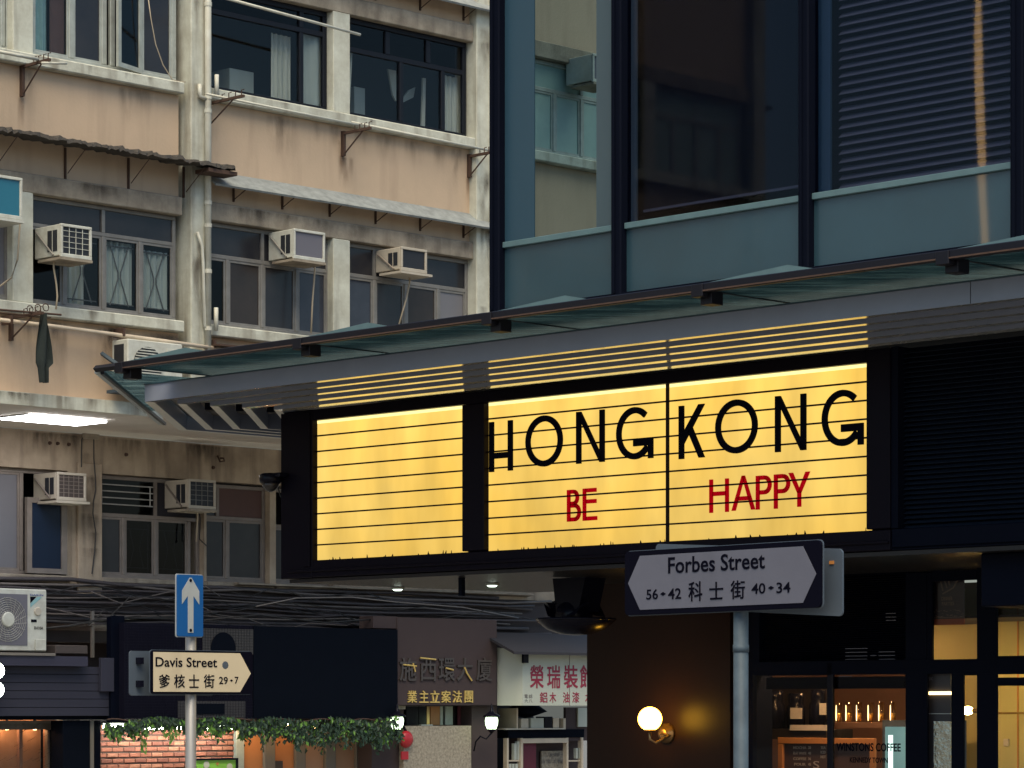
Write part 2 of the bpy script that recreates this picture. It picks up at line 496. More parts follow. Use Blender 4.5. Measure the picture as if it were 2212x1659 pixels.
def red_acrylic():
    m = bpy.data.materials.new('red_translucent_acrylic'); m.use_nodes = True
    n = m.node_tree; n.nodes.clear()
    t = n.nodes.new('ShaderNodeBsdfTransparent'); t.inputs['Color'].default_value = (.80, .01, .22, 1)
    d = n.nodes.new('ShaderNodeBsdfDiffuse'); d.inputs['Color'].default_value = (.25, .01, .02, 1)
    mx = n.nodes.new('ShaderNodeMixShader'); mx.inputs[0].default_value = .25
    o = n.nodes.new('ShaderNodeOutputMaterial')
    n.links.new(t.outputs[0], mx.inputs[1]); n.links.new(d.outputs[0], mx.inputs[2]); n.links.new(mx.outputs[0], o.inputs[0])
    return m


REDAC = red_acrylic()


# ------------------------------------------------------------------ lettering
def text_geo(body, bold=0.0):
    cu = bpy.data.curves.new('t', 'FONT')
    cu.body = body; cu.size = 1; cu.offset = bold; cu.resolution_u = 3
    o = bpy.data.objects.new('t', cu); COL.objects.link(o)
    bpy.context.view_layer.update()
    ev = o.evaluated_get(bpy.context.evaluated_depsgraph_get())
    me = ev.to_mesh()
    vs = [(v.co.x, v.co.y) for v in me.vertices]; fs = [list(p.vertices) for p in me.polygons]
    ev.to_mesh_clear()
    bpy.data.objects.remove(o); bpy.data.curves.remove(cu)
    return vs, fs


def text_mb(body, x0, x1, z0, z1, y, th=.004, bold=.012):
    cjk = any(ord(c) > 0x2E80 for c in body)
    vs, fs = text_geo(body, 0 if cjk else bold)
    mb = MB()
    if not vs: return mb
    if cjk and bold > .001:            # heavier brush: overlaid shifted copies, each a hair in front of the last
        k = bold * 1.6
        for i, (ax_, az_) in enumerate(((-k, -k), (k, -k), (-k, k), (k, k))):
            w_, h_ = x1 - x0, z1 - z0
            q = text_mb(body, x0 + (ax_ + k) * w_ * .5, x1 + (ax_ - k) * w_ * .5, z0 + (az_ + k) * h_ * .5, z1 + (az_ - k) * h_ * .5, y - i * .0003, th, 0)
            mb.add(q.v, q.f)
        return mb
    ax = min(v[0] for v in vs); bx = max(v[0] for v in vs); az = min(v[1] for v in vs); bz = max(v[1] for v in vs)
    sx = (x1 - x0) / (bx - ax); sz = (z1 - z0) / (bz - az)
    P = [(x0 + (a - ax) * sx, z0 + (b - az) * sz) for a, b in vs]
    n = len(P)
    mb.add([(a, y - th, b) for a, b in P], fs)
    mb.add([(a, y - .001, b) for a, b in P], [f[::-1] for f in fs])
    # side walls from boundary edges
    cnt = {}
    for f in fs:
        for i in range(len(f)):
            e = (f[i], f[(i + 1) % len(f)])
            cnt[e] = 1
    side = [(a, b) for (a, b) in cnt if (b, a) not in cnt]
    mb.f += [[a, a + n, b + n, b] for a, b in side]
    mb.mi += [0] * len(side)
    return mb


# ================================================================== SETTING
m = MB(); m.box(-150, 150, -80, 220, -.2, 0)
solo(WF, 'road', m, ASPH, 'worn grey concrete street between the buildings', 'road', (0, 0, 0), kind='structure')
m = MB(); m.box(-24, 40, -.8, 12, .004, .14)
solo(OF, 'pavement', m, PAVE, 'paved footway below the old tenement', 'pavement', (0, 0, 0), kind='structure')
m = MB(); m.box(-16.5, 10, -2.6, 14, .004, .14)
o = solo(CF, 'pavement', m, PAVE, 'paved footway below the cafe canopy', 'pavement', (0, 0, 0), kind='structure')

# ================================================================== OLD TENEMENT
S0, S1 = -3.0, 34.0
old = thing(OF, 'tenement_building', 'old pink and white apartment block with metal windows and grimy lower storey', 'building', (21, 0, 0))
PER = 5.3
BAYS = [(21.84, 24.18), (24.66, 26.80), (27.13, 29.46), (19.36, 21.52)]      # b, c, d, a
PIL = [(24.28, 24.56), (29.49, 29.92)] + [(24.28 - PER * k, 24.56 - PER * k) for k in (1, 2, 3, 4, 5)]
FL = [7.45, 10.56]
ZT = 16.0
# pilasters and piers
for a, b in PIL:
    m = MB().box(a, b, -.06, .40, 6.33, ZT); part('pilaster', m, WHITE, old, bevel=.012)
allbays = [(a - PER * k, b - PER * k) for k in range(0, 6) for a, b in ((24.66, 26.80), (27.13, 29.46)) if b - PER * k > S0]
for k in range(0, 6):
    for z in FL:
        m = MB().box(26.81 - PER * k, 27.12 - PER * k, .0, .40, z + .002, z + 1.38); part('pier', m, WHITE, old, bevel=.01)
for k in range(0, 6):
    a, b = 24.56 - PER * k, 29.49 - PER * k
    if k == 0: pass
    for z in FL:
        m = MB().box(a, b, -.045, .38, z - .15, z); part('sill', m, WHITE, old, bevel=.015)
        m = MB().box(a, b, .004, .38, z + 1.38, z + 1.62); part('lintel', m, LINTEL, old, bevel=.01)
    for (z0, z1) in ((6.33, 7.295), (9.075, 10.405), (12.185, ZT)):
        m = MB().box(a, b, .09, .37, z0, z1); part('spandrel', m, PINK, old)
m = MB().box(29.93, S1, .0, .4, 6.33, ZT); part('end_wall', m, PINK, old)
# overhanging slab and recessed lower wall
m = MB().box(S0, S1, -.07, 2.42, 6.15, 6.325); part('slab', m, SOFF, old, bevel=.02)
m = MB().box(S0, S1, -.085, -.071, 6.16, 6.32); part('slab_edge', m, WHITE, old)
yB = 2.4
nB = -2.4


def sb(u): return so(u, nB)


def zb(u, v): return zo(u, v, nB)


# lower wall strips round the window openings
WB = [(sb(-70), sb(146)), (sb(219), sb(441)), (sb(446), sb(583)), (sb(596), sb(720))]
m = MB()
m.box(S0, S1, yB, yB + .3, 5.63, 6.149)
m.box(S0, S1, yB, yB + .3, 4.10, 4.20)
xs = [S0] + [q for ab in WB for q in ab] + [S1]
for i in range(0, len(xs), 2): m.box(xs[i], xs[i + 1], yB, yB + .3, 4.2005, 5.6295)
part('lower_wall', m, BWALL, old)
part('shade_band', MB().box(S0, S1, yB + .002, yB + .3, 3.3, 4.099), mat('shaded_wall', (.055, .045, .045), .9, col2=(.028, .024, .028), scale=3), old)  # strip of wall darkened, shade put into its colour
m = MB()
for a, b in WB: m.box(a - .02, b + .02, yB - .05, yB + .2, 4.13, 4.199)
part('lower_sill', m, LINTEL, old, bevel=.01)
m = MB().box(sb(165), sb(217), yB - .045, yB - .002, 3.9, 5.75); part('pilaster', m, BWALL, old, bevel=.01)
# dim rooms behind the windows
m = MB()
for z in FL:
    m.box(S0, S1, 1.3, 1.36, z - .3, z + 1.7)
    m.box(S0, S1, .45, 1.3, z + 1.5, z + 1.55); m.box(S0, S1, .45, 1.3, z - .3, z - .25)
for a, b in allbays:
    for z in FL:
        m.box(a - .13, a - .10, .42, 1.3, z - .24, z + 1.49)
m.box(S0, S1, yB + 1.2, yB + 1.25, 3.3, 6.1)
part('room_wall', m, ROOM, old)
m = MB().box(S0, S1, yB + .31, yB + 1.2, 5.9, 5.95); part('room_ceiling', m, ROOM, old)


def window(x0, x1, z0, z1, y, mull=(), trans=None, fm=ALU, fw=.045, pm=None, d=.06, skip=()):
    """frame with mullions at x (list) below the transom; panes are children"""
    fr = MB()
    fr.box(x0, x1, y, y + d, z0, z0 + fw); fr.box(x0, x1, y, y + d, z1 - fw, z1)
    fr.box(x0, x0 + fw, y + .001, y + d - .001, z0 + fw, z1 - fw); fr.box(x1 - fw, x1, y + .001, y + d - .001, z0 + fw, z1 - fw)
    zt = trans if trans else z1 - fw
    if trans: fr.box(x0 + fw, x1 - fw, y + .002, y + d - .002, trans - fw / 2, trans + fw / 2)
    for q in mull: fr.box(q - fw / 2, q + fw / 2, y - .004, y + d - .003, z0 + fw, zt - (fw / 2 if trans else 0))
    wo_ = part('window', fr, fm, old, bevel=.006)
    ed = [x0 + fw / 2] + list(mull) + [x1 - fw / 2]
    for i in range(len(ed) - 1):
        if i in skip: continue
        mt = pm[i] if pm else GLS
        a, b = ed[i] + fw / 2, ed[i + 1] - fw / 2
        part('pane', MB().box(a, b, y + d * .45, y + d * .6, z0 + fw, zt - (fw / 2 if trans else 0)), mt, wo_)
        # casement stile lines
        if fm is not BLKFR:
            c = MB(); g = .03
            zz0, zz1 = z0 + fw, zt - (fw / 2 if trans else 0)
            c.box(a, a + g, y + .012, y + d * .44, zz0, zz1); c.box(b - g, b, y + .012, y + d * .44, zz0, zz1)
            c.box(a + g, b - g, y + .012, y + d * .44, zz0, zz0 + g); c.box(a + g, b - g, y + .012, y + d * .44, zz1 - g, zz1)
            part('casement', c, fm, wo_)
    return wo_


def top_lights(wo_, x0, x1, zt, z1, y, splits, fm, mats, fw=.045, d=.06):
    ed = [x0 + fw] + list(splits) + [x1 - fw]
    for i in range(len(ed) - 1):
        a, b = ed[i] + (fw / 2 if i else 0), ed[i + 1] - (fw / 2 if i < len(ed) - 2 else 0)
        part('top_pane', MB().box(a, b, y + d * .45, y + d * .6, zt + fw / 2, z1 - fw), mats[i % len(mats)], wo_)
        if i: part('top_mullion', MB().box(ed[i] - fw / 2, ed[i] + fw / 2, y, y + d, zt + fw / 2 + .001, z1 - fw - .001), fm, wo_)


def curtain(wo_, x0, x1, z0, z1, y, mt, waves=4, taper=0):
    part('curtain', MB().sheet(x0, x1, z0, z1, y, .02, waves, 36, taper), mt, wo_, smooth=True)


YW = .12
ZU0, ZU1 = 10.562, 11.935
ZM0, ZM1 = 7.452, 8.825
# --- upper storey
a, b = 21.84, 24.18
w1 = window(a, b, ZU0, ZU1, YW, [so(167), so(238), so(256), so(316)], 11.75, ALUW, .075, [GLS, FROST, GLS, GLS, FROST], skip=(2, 3))
top_lights(w1, a, b, 11.75, ZU1, YW, [so(238)], ALUW, [GLSD], .075)
curtain(w1, so(84), so(127), ZU0 + .05, 11.7, YW + .12, CURTT, 2)
part('board', MB().box(so(128), so(158), YW + .07, YW + .09, ZU0 + .08, 11.7), BROWN, w1)
# casement leaf swung open
leaf = MB()
hx, hy = so(316), YW - .01
ln, an = .52, rad(17)
dx, dy = -math.cos(an), -math.sin(an)


def lp(q, z, off=0): return (hx + dx * q * ln - dy * off, hy + dy * q * ln + dx * off, z)


def leafbox(mb, q0, q1, z0, z1, th=.02):
    vs = [lp(q0, z0, -th), lp(q1, z0, -th), lp(q1, z0, th), lp(q0, z0, th), lp(q0, z1, -th), lp(q1, z1, -th), lp(q1, z1, th), lp(q0, z1, th)]
    mb.add(vs, [(0, 1, 5, 4), (1, 2, 6, 5), (2, 3, 7, 6), (3, 0, 4, 7), (4, 5, 6, 7), (3, 2, 1, 0)])


for q in ((0, .12), (.88, 1)): leafbox(leaf, q[0], q[1], ZU0 + .04, 11.72)
leafbox(leaf, .12, .88, ZU0 + .04, ZU0 + .1); leafbox(leaf, .12, .88, 11.66, 11.72)
part('open_casement', leaf, ALUW, w1)
lg = MB(); leafbox(lg, .12, .88, ZU0 + .1, 11.66, .004); part('open_pane', lg, GLSD, w1)
# bay a at the picture's left edge
w0 = window(19.36, so(35), ZU0, ZU1, YW, [so(-60), so(-25), so(19)], None, ALUW, .06, [GLSD] * 4)
# bay c, dark framed
a, b = 24.66, 26.80
w2 = window(a, b, ZU0, ZU1, YW, [so(664)], 11.62, BLKFR, .07, [GLS, GLS])
top_lights(w2, a, b, 11.62, ZU1, YW, [so(664)], BLKFR, [GLSD], .07)
curtain(w2, so(676), so(722), ZU0 + .06, ZU1 - .08, YW + .1, CURTG, 1)
curtain(w2, so(618), so(660), ZU0 + .06, 11.55, YW + .2, CURT, 4)
part('cupboard', MB().box(so(560), so(612), YW + .5, YW + .9, ZU0 - .1, 11.05), CURTG, w2)
# bay d, dark framed
a, b = 27.13, 29.46
w3 = window(a, b, ZU0, ZU1, YW, [so(880), so(970)], 11.50, BLKFR, .07, [GLS, GLS, GLS])
top_lights(w3, a, b, 11.50, ZU1, YW, [so(850), so(938)], BLKFR, [GLSD, GLSD, GLSD], .08)
curtain(w3, so(765), so(786), ZU0 + .06, 11.5, YW + .12, CURT, 3, .12)
curtain(w3, so(976), so(1018), ZU0 + .06, 11.45, YW + .14, CURT, 4)
part('wardrobe', MB().box(so(835), so(858), YW + .55, YW + .8, ZU0 - .1, 11.15), CURTG, w3)
part('hanging_shirt', MB().prism([(so(893), 11.45), (so(910), 11.45), (so(910), 11.02), (so(903), 11.1)][::-1], YW + .4, YW + .43), CURT, w3)
part('hanging_towel', MB().prism([(so(955), 10.7), (so(962), 10.7), (so(964), 11.4), (so(958), 11.4)], YW + .3, YW + .33), CURT, w3)
part('bed_sheet', MB().prism([(so(925), 11.0), (so(958), 11.15), (so(962), 11.3), (so(948), 11.24)], YW + .5, YW + .53), CURTG, w3)
# --- middle storey
a, b = so(69), 24.17
w4 = window(a, b, ZM0, ZM1, YW, [so(151), so(236), so(316)], 8.46, ALU, .05, [GLSD, GLS, GLS, GLS])
top_lights(w4, a, b, 8.46, ZM1, YW, [so(236)], ALU, [FROST, FROST], .05)
curtain(w4, so(72), so(102), ZM0 + .05, 8.4, YW + .15, CURTG, 2, .1)
curtain(w4, so(162), so(205), ZM0 + .05, 8.35, YW + .12, CURT, 3)
curtain(w4, so(247), so(308), ZM0 + .15, 8.4, YW + .1, CURTG, 5)
curtain(w4, so(324), so(384), ZM0 + .15, 8.35, YW + .1, CURTG, 5)


def xgrille(wo_, x0, x1, z0, z1, y, mt):
    g = MB(); xm = (x0 + x1) / 2; zm = (z0 + z1) / 2; r = .009; q = .05
    for sx in (-1, 1):
        e = xm + sx * (x1 - x0) * .33
        g.tube([(e, y, z1), (xm + sx * q * .4, y, zm + .04), (xm + sx * q * .4, y, zm - .04), (e, y, z0)], r, 5)
    g.tube([(x0, y, z0 + .02), (x1, y, z0 + .02)], r, 5); g.tube([(x0, y, z1 - .02), (x1, y, z1 - .02)], r, 5)
    part('grille', g, mt, wo_)


xgrille(w4, so(247), so(308), 7.58, 8.36, YW + .075, GRILD)
xgrille(w4, so(325), so(384), 7.58, 8.34, YW + .075, GRILD)
xgrille(w4, so(165), so(228), 7.58, 8.36, YW + .075, GRILD)
a, b = so(441), so(724)
w5 = window(a, b, ZM0, ZM1, YW, [so(504), so(580), so(654)], 8.385, ALU, .055, [GLSD, FROSTB, FROST, FROSTN])
top_lights(w5, a, b, 8.385, ZM1, YW, [so(580)], ALU, [FROST, FROST], .05)
a, b = so(757), so(1024)
w6 = window(a, b, ZM0, ZM1, YW, [so(822), so(889), so(959)], 8.385, ALU, .055, [FROSTN, FROST, FROSTB, FROSTL])
top_lights(w6, a, b, 8.385, ZM1, YW, [so(822)], ALU, [FROST, FROST], .05)
w7 = window(19.36, so(36), ZM0, ZM1, YW, [so(-100), so(-40)], 8.5, ALU, .06, [FROST, FROST, FROSTL])
OUTW = []
MIRW = mat('pale_green_pane', (.34, .46, .42), .35, col2=(.22, .30, .28), scale=3)
# storeys further left along the street (only seen mirrored in the cafe's upper glass)
for k in (1, 2, 3, 4, 5):
    for (p, q) in ((24.66, 26.80), (27.13, 29.46)):
        if k == 1: continue
        for z in FL:
            x0, x1 = p - PER * k, q - PER * k
            OUTW.append(None); OUTW[-1] = window(x0, x1, z + .002, z + 1.375, YW, [x0 + (x1 - x0) * i / 4 for i in (1, 2, 3)], z + .95, ALUW, .06, [MIRW] * 4)
            top_lights(OUTW[-1], x0, x1, z + .95, z + 1.375, YW, [x0 + (x1 - x0) / 2], ALUW, [MIRW], .06)
# --- lower storey (recessed)
YL = yB + .1
a, b = WB[0]
w8 = window(a, b, 4.2, 5.63, YL, [sb(-10), sb(56)], None, ALUB, .06, [FROSTL, FROSTL, ROOM], skip=(2,))
# projecting blue casement under the window unit
c = MB(); x0, x1, y0 = sb(57), sb(143), YL - .12
z0_, z1_ = 4.22, 5.24
c.box(x0, x1, y0, y0 + .06, z0_, z0_ + .07); c.box(x0, x1, y0, y0 + .06, z1_ - .07, z1_)
c.box(x0, x0 + .08, y0 + .001, y0 + .059, z0_ + .07, z1_ - .07); c.box(x1 - .09, x1, y0 + .001, y0 + .059, z0_ + .07, z1_ - .07)
part('blue_casement', c, ALUB, w8)
part('blue_pane', MB().box(x0 + .08, x1 - .09, y0 + .02, y0 + .03, z0_ + .07, z1_ - .07), BLUEP, w8)
part('reveal', MB().box(x1 + .001, x1 + .1, YL - .1, YL + .2, 4.2, 5.3), LINTEL, w8)
a, b = WB[1]
w9 = window(a, b, 4.2, 5.62, YL, [sb(277), sb(346), sb(418)], 5.07, ALUB, .055, [FROST, GLSD, GLSD, ROOM], skip=(3,))
top_lights(w9, a, b, 5.07, 5.62, YL, [sb(346)], ALUB, [GLSD, ROOM], .05)
for (p, q) in ((225, 268), (287, 336), (358, 412)):
    g = MB(); x0, x1 = sb(p), sb(q); yy = YL + .075
    for xq in (x0, x1): g.tube([(xq, yy, 4.3), (xq, yy, 4.98)], .008, 5)
    for zq in (4.36, 4.90): g.tube([(x0, yy, zq), (x1, yy, zq)], .008, 5)
    xm = (x0 + x1) / 2
    for sx in (-1, 1): g.tube([(xm + sx * .12, yy, 4.36), (xm + sx * .05, yy, 4.63), (xm + sx * .12, yy, 4.9)], .006, 5)
    part('grille', g, GRIL, w9)
g = MB(); yy = YL - .02
x0, x1 = sb(222), sb(338)
for zq in (5.22, 5.31, 5.40, 5.49): g.tube([(x0, yy, zq), (x1, yy, zq)], .009, 5)
for xq in (x0 + .04, x1 - .05): g.tube([(xq, yy, 5.22), (xq, yy, 5.5)], .009, 5)
part('grille', g, GRIL, w9)
a, b = WB[2]
w10 = window(a, b, 4.2, 5.60, YL, [sb(500)], 5.12, ALUB, .055, [FROST, FROST])
top_lights(w10, a, b, 5.12, 5.60, YL, [sb(480)], ALUB, [FROST, BROWN], .05)
a, b = WB[3]
w11 = window(a, b, 4.2, 5.60, YL, [sb(660)], 5.05, ALUB, .055, [FROST, FROST])

# conduits and ledges under the lower windows
CDK = mat('dark_conduit', (.075, .06, .06), .6, col2=(.03, .025, .03), scale=8)  # conduits coloured dark to match the shaded band
CDL = mat('dusty_conduit', (.17, .14, .12), .6, col2=(.07, .055, .055), scale=8)
cz = [(4.13, .03, CDK), (4.07, .02, CDL), (4.02, .018, CDK), (3.965, .026, CDK), (3.91, .014, CDL), (3.86, .022, CDK), (3.80, .016, CDK), (3.755, .02, CDK), (3.70, .014, CDL), (3.64, .03, CDK), (3.58, .02, CDK), (3.52, .02, CDK)]
for i, (z, r, mt) in enumerate(cz):
    m = MB(); pts = []
    x = 20.0
    while x < 33.5:
        pts.append((x, yB - .06 - .02 * (i % 3) + random.uniform(-.02, .02), z + random.uniform(-.035, .03))); x += random.uniform(.5, 1.5)
    part('conduit', m.tube(pts, r, 7), mt, old, smooth=True)
for i in range(16):
    x = random.uniform(21.5, 29); zz = random.uniform(3.6, 4.1); pts = []
    for k in range(random.randint(4, 8)):
        pts.append((x, yB - .17 - random.uniform(0, .06), zz)); x += random.uniform(.3, .8); zz = min(4.12, max(3.5, zz + random.uniform(-.16, .13)))
    part('loose_cable', MB().tube(pts, random.uniform(.005, .011), 5), random.choice([CABLE, CABLE, CDL]), old, smooth=True)
m = MB().prof([(yB - .2, 3.50), (yB - .001, 3.46), (yB - .001, 3.53), (yB - .28, 3.54)], 22, 33); part('ledge', m, CDK, old)
m = MB().prof([(yB - .16, 4.17), (yB - .001, 4.15), (yB - .001, 4.199), (yB - .16, 4.195)], 27.0, 33); part('ledge', m, LINTEL, old)

# zinc awning over the middle storey (right bay), mossy ledge (left bay), and the one above
for nm, zz in (('low', 9.26), ('high', 12.37)):
    m = MB().prof([(-.20, zz - .012), (-.215, zz + .012), (.089, zz + .235), (.089, zz + .20)], 24.57, 29.95)
    part('awning', m, ZINC, old)
    for i in range(6):
        x = 25.1 + i * .85
        m = MB(); m.box(x, x + .022, .065, .088, zz - .13, zz + .14); m.tube([(x + .015, .07, zz - .1), (x + .015, -.17, zz + .0)], .007, 5)
        part('awning_bracket', m, RUST, old)
m = MB()
x = 17.5
vs = []
pts_t = []
while x < 24.78:
    pts_t.append((x, 9.44 + random.uniform(-.015, .02), -.42 + random.uniform(-.03, .03), .03 + random.uniform(0, .03))); x += .045
n_ = len(pts_t)
for (x, z, y, h) in pts_t: vs += [(x, .09, z + .06), (x, y, z), (x, y + .01, z + h), (x, .09, z + .1)]
fs = []
for i in range(n_ - 1):
    A, B = i * 4, i * 4 + 4
    fs += [(A, A + 1, B + 1, B), (A + 1, A + 2, B + 2, B + 1), (A + 2, A + 3, B + 3, B + 2)]
m.add(vs, fs); part('mossy_awning', m, MOSS, old)
m = MB().box(24.30, 24.78, -.40, -.12, 9.37, 9.42); part('awning_end', m, RUST, old)
for x in (21.3, 22.35, 23.35, 24.25):
    m = MB(); m.box(x, x + .025, .065, .088, 9.08, 9.48); m.tube([(x + .017, .03, 9.15), (x + .017, -.36, 9.42)], .006, 5)
    part('awning_bracket', m, RUST, old)

# drain pipes
def pipe(pts, r, mt, nm='drain_pipe'): part(nm, MB().tube(pts, r, 10), mt, old, smooth=True)


xp = 24.53
pipe([(xp, -.10, 6.9), (xp, -.10, 15)], .045, PIPEW)
for z in (7.35, 8.1, 8.7, 9.0, 10.2, 10.38, 11.6): part('pipe_collar', MB().lathe([(.052, 0), (.052, .05)], (xp, -.10, z), 10), PIPEW, old)
pipe([(xp - .14, -.10, 10.56), (xp - .14, -.10, 10.40), (xp - .02, -.10, 10.38)], .028, PIPEW, 'branch_pipe')
pipe([(xp - .18, -.10, 8.62), (xp - .10, -.10, 8.45), (xp - .08, -.10, 8.2), (xp - .06, -.10, 7.40), (xp + .01, -.10, 7.38)], .022, PIPEW, 'branch_pipe')
pipe([(xp + .12, -.12, 7.36), (xp + .12, -.12, 7.66)], .03, PIPEW, 'vent_pipe')
pipe([(xp + .13, -.12, 10.45), (xp + .13, -.12, 10.72)], .03, PIPEW, 'vent_pipe')
pipe([(xp, -.10, 7.2), (xp - .03, -.12, 7.06), (xp - .32, -.1, 6.93), (xp - .5, 0, 6.9)], .035, PIPEG, 'branch_pipe')
xp2 = 29.80
pipe([(xp2, -.10, 6.4), (xp2, -.10, 15)], .05, PIPEW)
for z in (7.4, 8.2, 9.1, 10.3, 10.8, 11.8): part('pipe_collar', MB().lathe([(.058, 0), (.058, .05)], (xp2, -.10, z), 10), PIPEW, old)
# long cream pipe, sagging a little
zp = zo(0, 692, .12); zq = zo(500, 757, .12)
pipe([(so(-60, .12), -.12, zp + .01), (so(120, .12), -.12, zp), (so(330, .12), -.12, (zp + zq) / 2), (so(500, .12), -.12, zq)], .026, PIPEC, 'water_pipe')
for u, v in ((8, 693), (250, 720), (447, 745)):
    part('pipe_clip', MB().box(so(u), so(u) + .03, -.16, .05, zo(u, v) - .05, zo(u, v) + .06), RUST, old)

# rain-worn shelf boards and debris by the cream pipe
part('loose_board', MB().prof([(-.3, 7.14), (.04, 7.17), (.04, 7.20), (-.3, 7.165)], so(446), so(540)), RUST, old)
part('loose_board', MB().prof([(-.34, 7.06), (.04, 7.06), (.04, 7.09), (-.34, 7.085)], so(470), so(600)), RUST, old)

# outlet box and old cables on the lower wall
part('junction_box', MB().box(sb(172), sb(206), yB - .10, yB - .046, zb(172, 948), zb(172, 934)), LINTEL, old, bevel=.008)
for (u0, v0, pts) in ((196, 946, [(196, 946), (196, 990), (199, 1030), (200, 1060), (195, 1085), (194, 1110), (200, 1150), (198, 1190), (192, 1240)]),
                      (174, 940, [(176, 938), (170, 950), (169, 1010)]), (420, 1100, [(421, 1098), (426, 1120), (424, 1165), (440, 1180)])):
    part('wall_cable', MB().tube([(sb(u), yB - .07, zb(u, v)) for u, v in pts], .009, 5), CABLE, old)
part('wall_hook', MB().tube([(sb(468), yB - .02, zb(468, 985)), (sb(468), yB - .08, zb(468, 998)), (sb(475), yB - .1, zb(468, 996)), (sb(476), yB - .08, zb(468, 990)), (sb(470), yB - .06, zb(468, 990))], .014, 6), RUST, old)
for u, v in ((272, 982), (460, 1010), (107, 957), (124, 958), (148, 960)):
    part('bolt', MB().lathe([(.02, -.03), (.028, .0)], (sb(u), yB, zb(u, v)), 7, 'y'), RUST, old)


# grime: thin films of run-down dirt and rust on the old wall
def stain_mat(name, col, dens):
    m = bpy.data.materials.new(name); m.use_nodes = True
    n = m.node_tree; n.nodes.clear()
    L_ = n.links.new
    tcn = n.nodes.new('ShaderNodeTexCoord'); sp = n.nodes.new('ShaderNodeSeparateXYZ'); L_(tcn.outputs['Generated'], sp.inputs[0])
    def mth(op, a, b=None):
        q = n.nodes.new('ShaderNodeMath'); q.operation = op
        for k, v in enumerate((a, b)):
            if v is None: continue
            if isinstance(v, (int, float)): q.inputs[k].default_value = v
            else: L_(v, q.inputs[k])
        return q.outputs[0]
    x, z = sp.outputs['X'], sp.outputs['Z']
    ex = mth('MULTIPLY', mth('MULTIPLY', x, mth('SUBTRACT', 1, x)), 4)              # fades at the sides
    ez = mth('MULTIPLY', mth('POWER', z, 1.3), mth('MINIMUM', mth('MULTIPLY', mth('SUBTRACT', 1, z), 12), 1))
    mp = n.nodes.new('ShaderNodeMapping'); mp.inputs['Scale'].default_value = (7, 7, 1.6); L_(tcn.outputs['Object'], mp.inputs[0])
    nz = n.nodes.new('ShaderNodeTexNoise'); nz.inputs['Scale'].default_value = 1.5; nz.inputs['Detail'].default_value = 6; L_(mp.outputs[0], nz.inputs['Vector'])
    rp = n.nodes.new('ShaderNodeMapRange'); rp.inputs['From Min'].default_value = .30; rp.inputs['From Max'].default_value = .70; L_(nz.outputs['Fac'], rp.inputs['Value'])
    fac = mth('MULTIPLY', mth('MULTIPLY', mth('MULTIPLY', ex, ez), rp.outputs[0]), dens)
    d = n.nodes.new('ShaderNodeBsdfDiffuse'); d.inputs['Color'].default_value = (*col, 1)
    t_ = n.nodes.new('ShaderNodeBsdfTransparent'); mx = n.nodes.new('ShaderNodeMixShader'); o_ = n.nodes.new('ShaderNodeOutputMaterial')
    L_(fac, mx.inputs[0]); L_(t_.outputs[0], mx.inputs[1]); L_(d.outputs[0], mx.inputs[2]); L_(mx.outputs[0], o_.inputs['Surface'])
    return m


ST_R = stain_mat('rust_run', (.16, .085, .05), .7)
ST_D = stain_mat('dirt_run', (.14, .11, .085), .5)


def stain(x0, x1, z0, z1, y, mt):
    m = MB().add([(x0, y, z0), (x1, y, z0), (x1, y, z1), (x0, y, z1)], [(0, 1, 2, 3)])
    part('stain', m, mt, old)


random.seed(31)
for u, v0, v1, wd in ((54, 205, 330, .12), (455, 275, 400, .10), (748, 300, 470, .16), (1020, 380, 480, .10), (757, 335, 420, .3)):
    x = so(u); stain(x - wd / 2, x + wd / 2, max(9.5, zo(u, v1)), zo(u, v0), .086, ST_R)
for k in range(16):
    x = random.uniform(21.6, 29.2); wd = random.uniform(.15, .5); hh = random.uniform(.3, .9)
    if not 24.1 < x < 24.7: stain(x, x + wd, 10.40 - hh, 10.404, .0875, ST_D)
for k in range(10):
    x = random.uniform(21.4, 23.8); wd = random.uniform(.2, .6); stain(x, x + wd, 6.5, 7.29, .0872, ST_D)
for k in range(14):      # grime on the lintels and under the sills
    x = random.uniform(21.6, 29.2); wd = random.uniform(.25, .8)
    if not 23.6 < x < 24.6: stain(x, x + wd, 8.84, 9.06, .0025, ST_D)
for k in range(22):
    x = random.uniform(21.6, 29.2); wd = random.uniform(.06, .3); z = random.choice([7.45, 10.56])
    if not 24.0 < x < 24.6: stain(x, x + wd, z - .145, z - .012, -.0465, ST_D)
for (a, b) in PIL[:2]:
    for k in range(7):
        z = random.uniform(7, 12.5); stain(a + random.uniform(0, .05), b - random.uniform(.02, .1), z - random.uniform(.4, 1.2), z, -.0615, ST_D)
for k in range(26):
    x = random.uniform(23.0, 28.5); wd = random.uniform(.2, .9); z = random.choice([6.14, 6.14, 5.62]); hh = random.uniform(.2, .5)
    stain(x, x + wd, max(z - hh, 5.64) if z > 6 else 5.60, z, yB - .0015 - .0002 * k, ST_D)
for k in range(9):
    x = random.uniform(20.8, 24.4); stain(x, x + random.uniform(.1, .5), 6.165, 6.318, -.0862, ST_D)
for k in range(8):
    stain(sb(168), sb(214), 4.3 + k * .17, 4.3 + k * .17 + random.uniform(.2, .5), yB - .0465 - .0002 * k, ST_D)

# ceiling light on the soffit under the slab
x0, x1 = so(35, -1.0), so(210, -1.0)
L = (21.9, .4, 6.14)
t = thing(OF, 'soffit_light', 'bright white ceiling panel light under the overhanging slab at left', 'light', L)
part('housing', MB().box(so(30, -.9), so(200, -.9), .60, 1.2, 6.131, 6.149), ALUW, t)
part('diffuser', MB().box(so(30, -.9) + .02, so(200, -.9) - .02, .57, 1.23, 6.112, 6.130), E_SOFF, t)


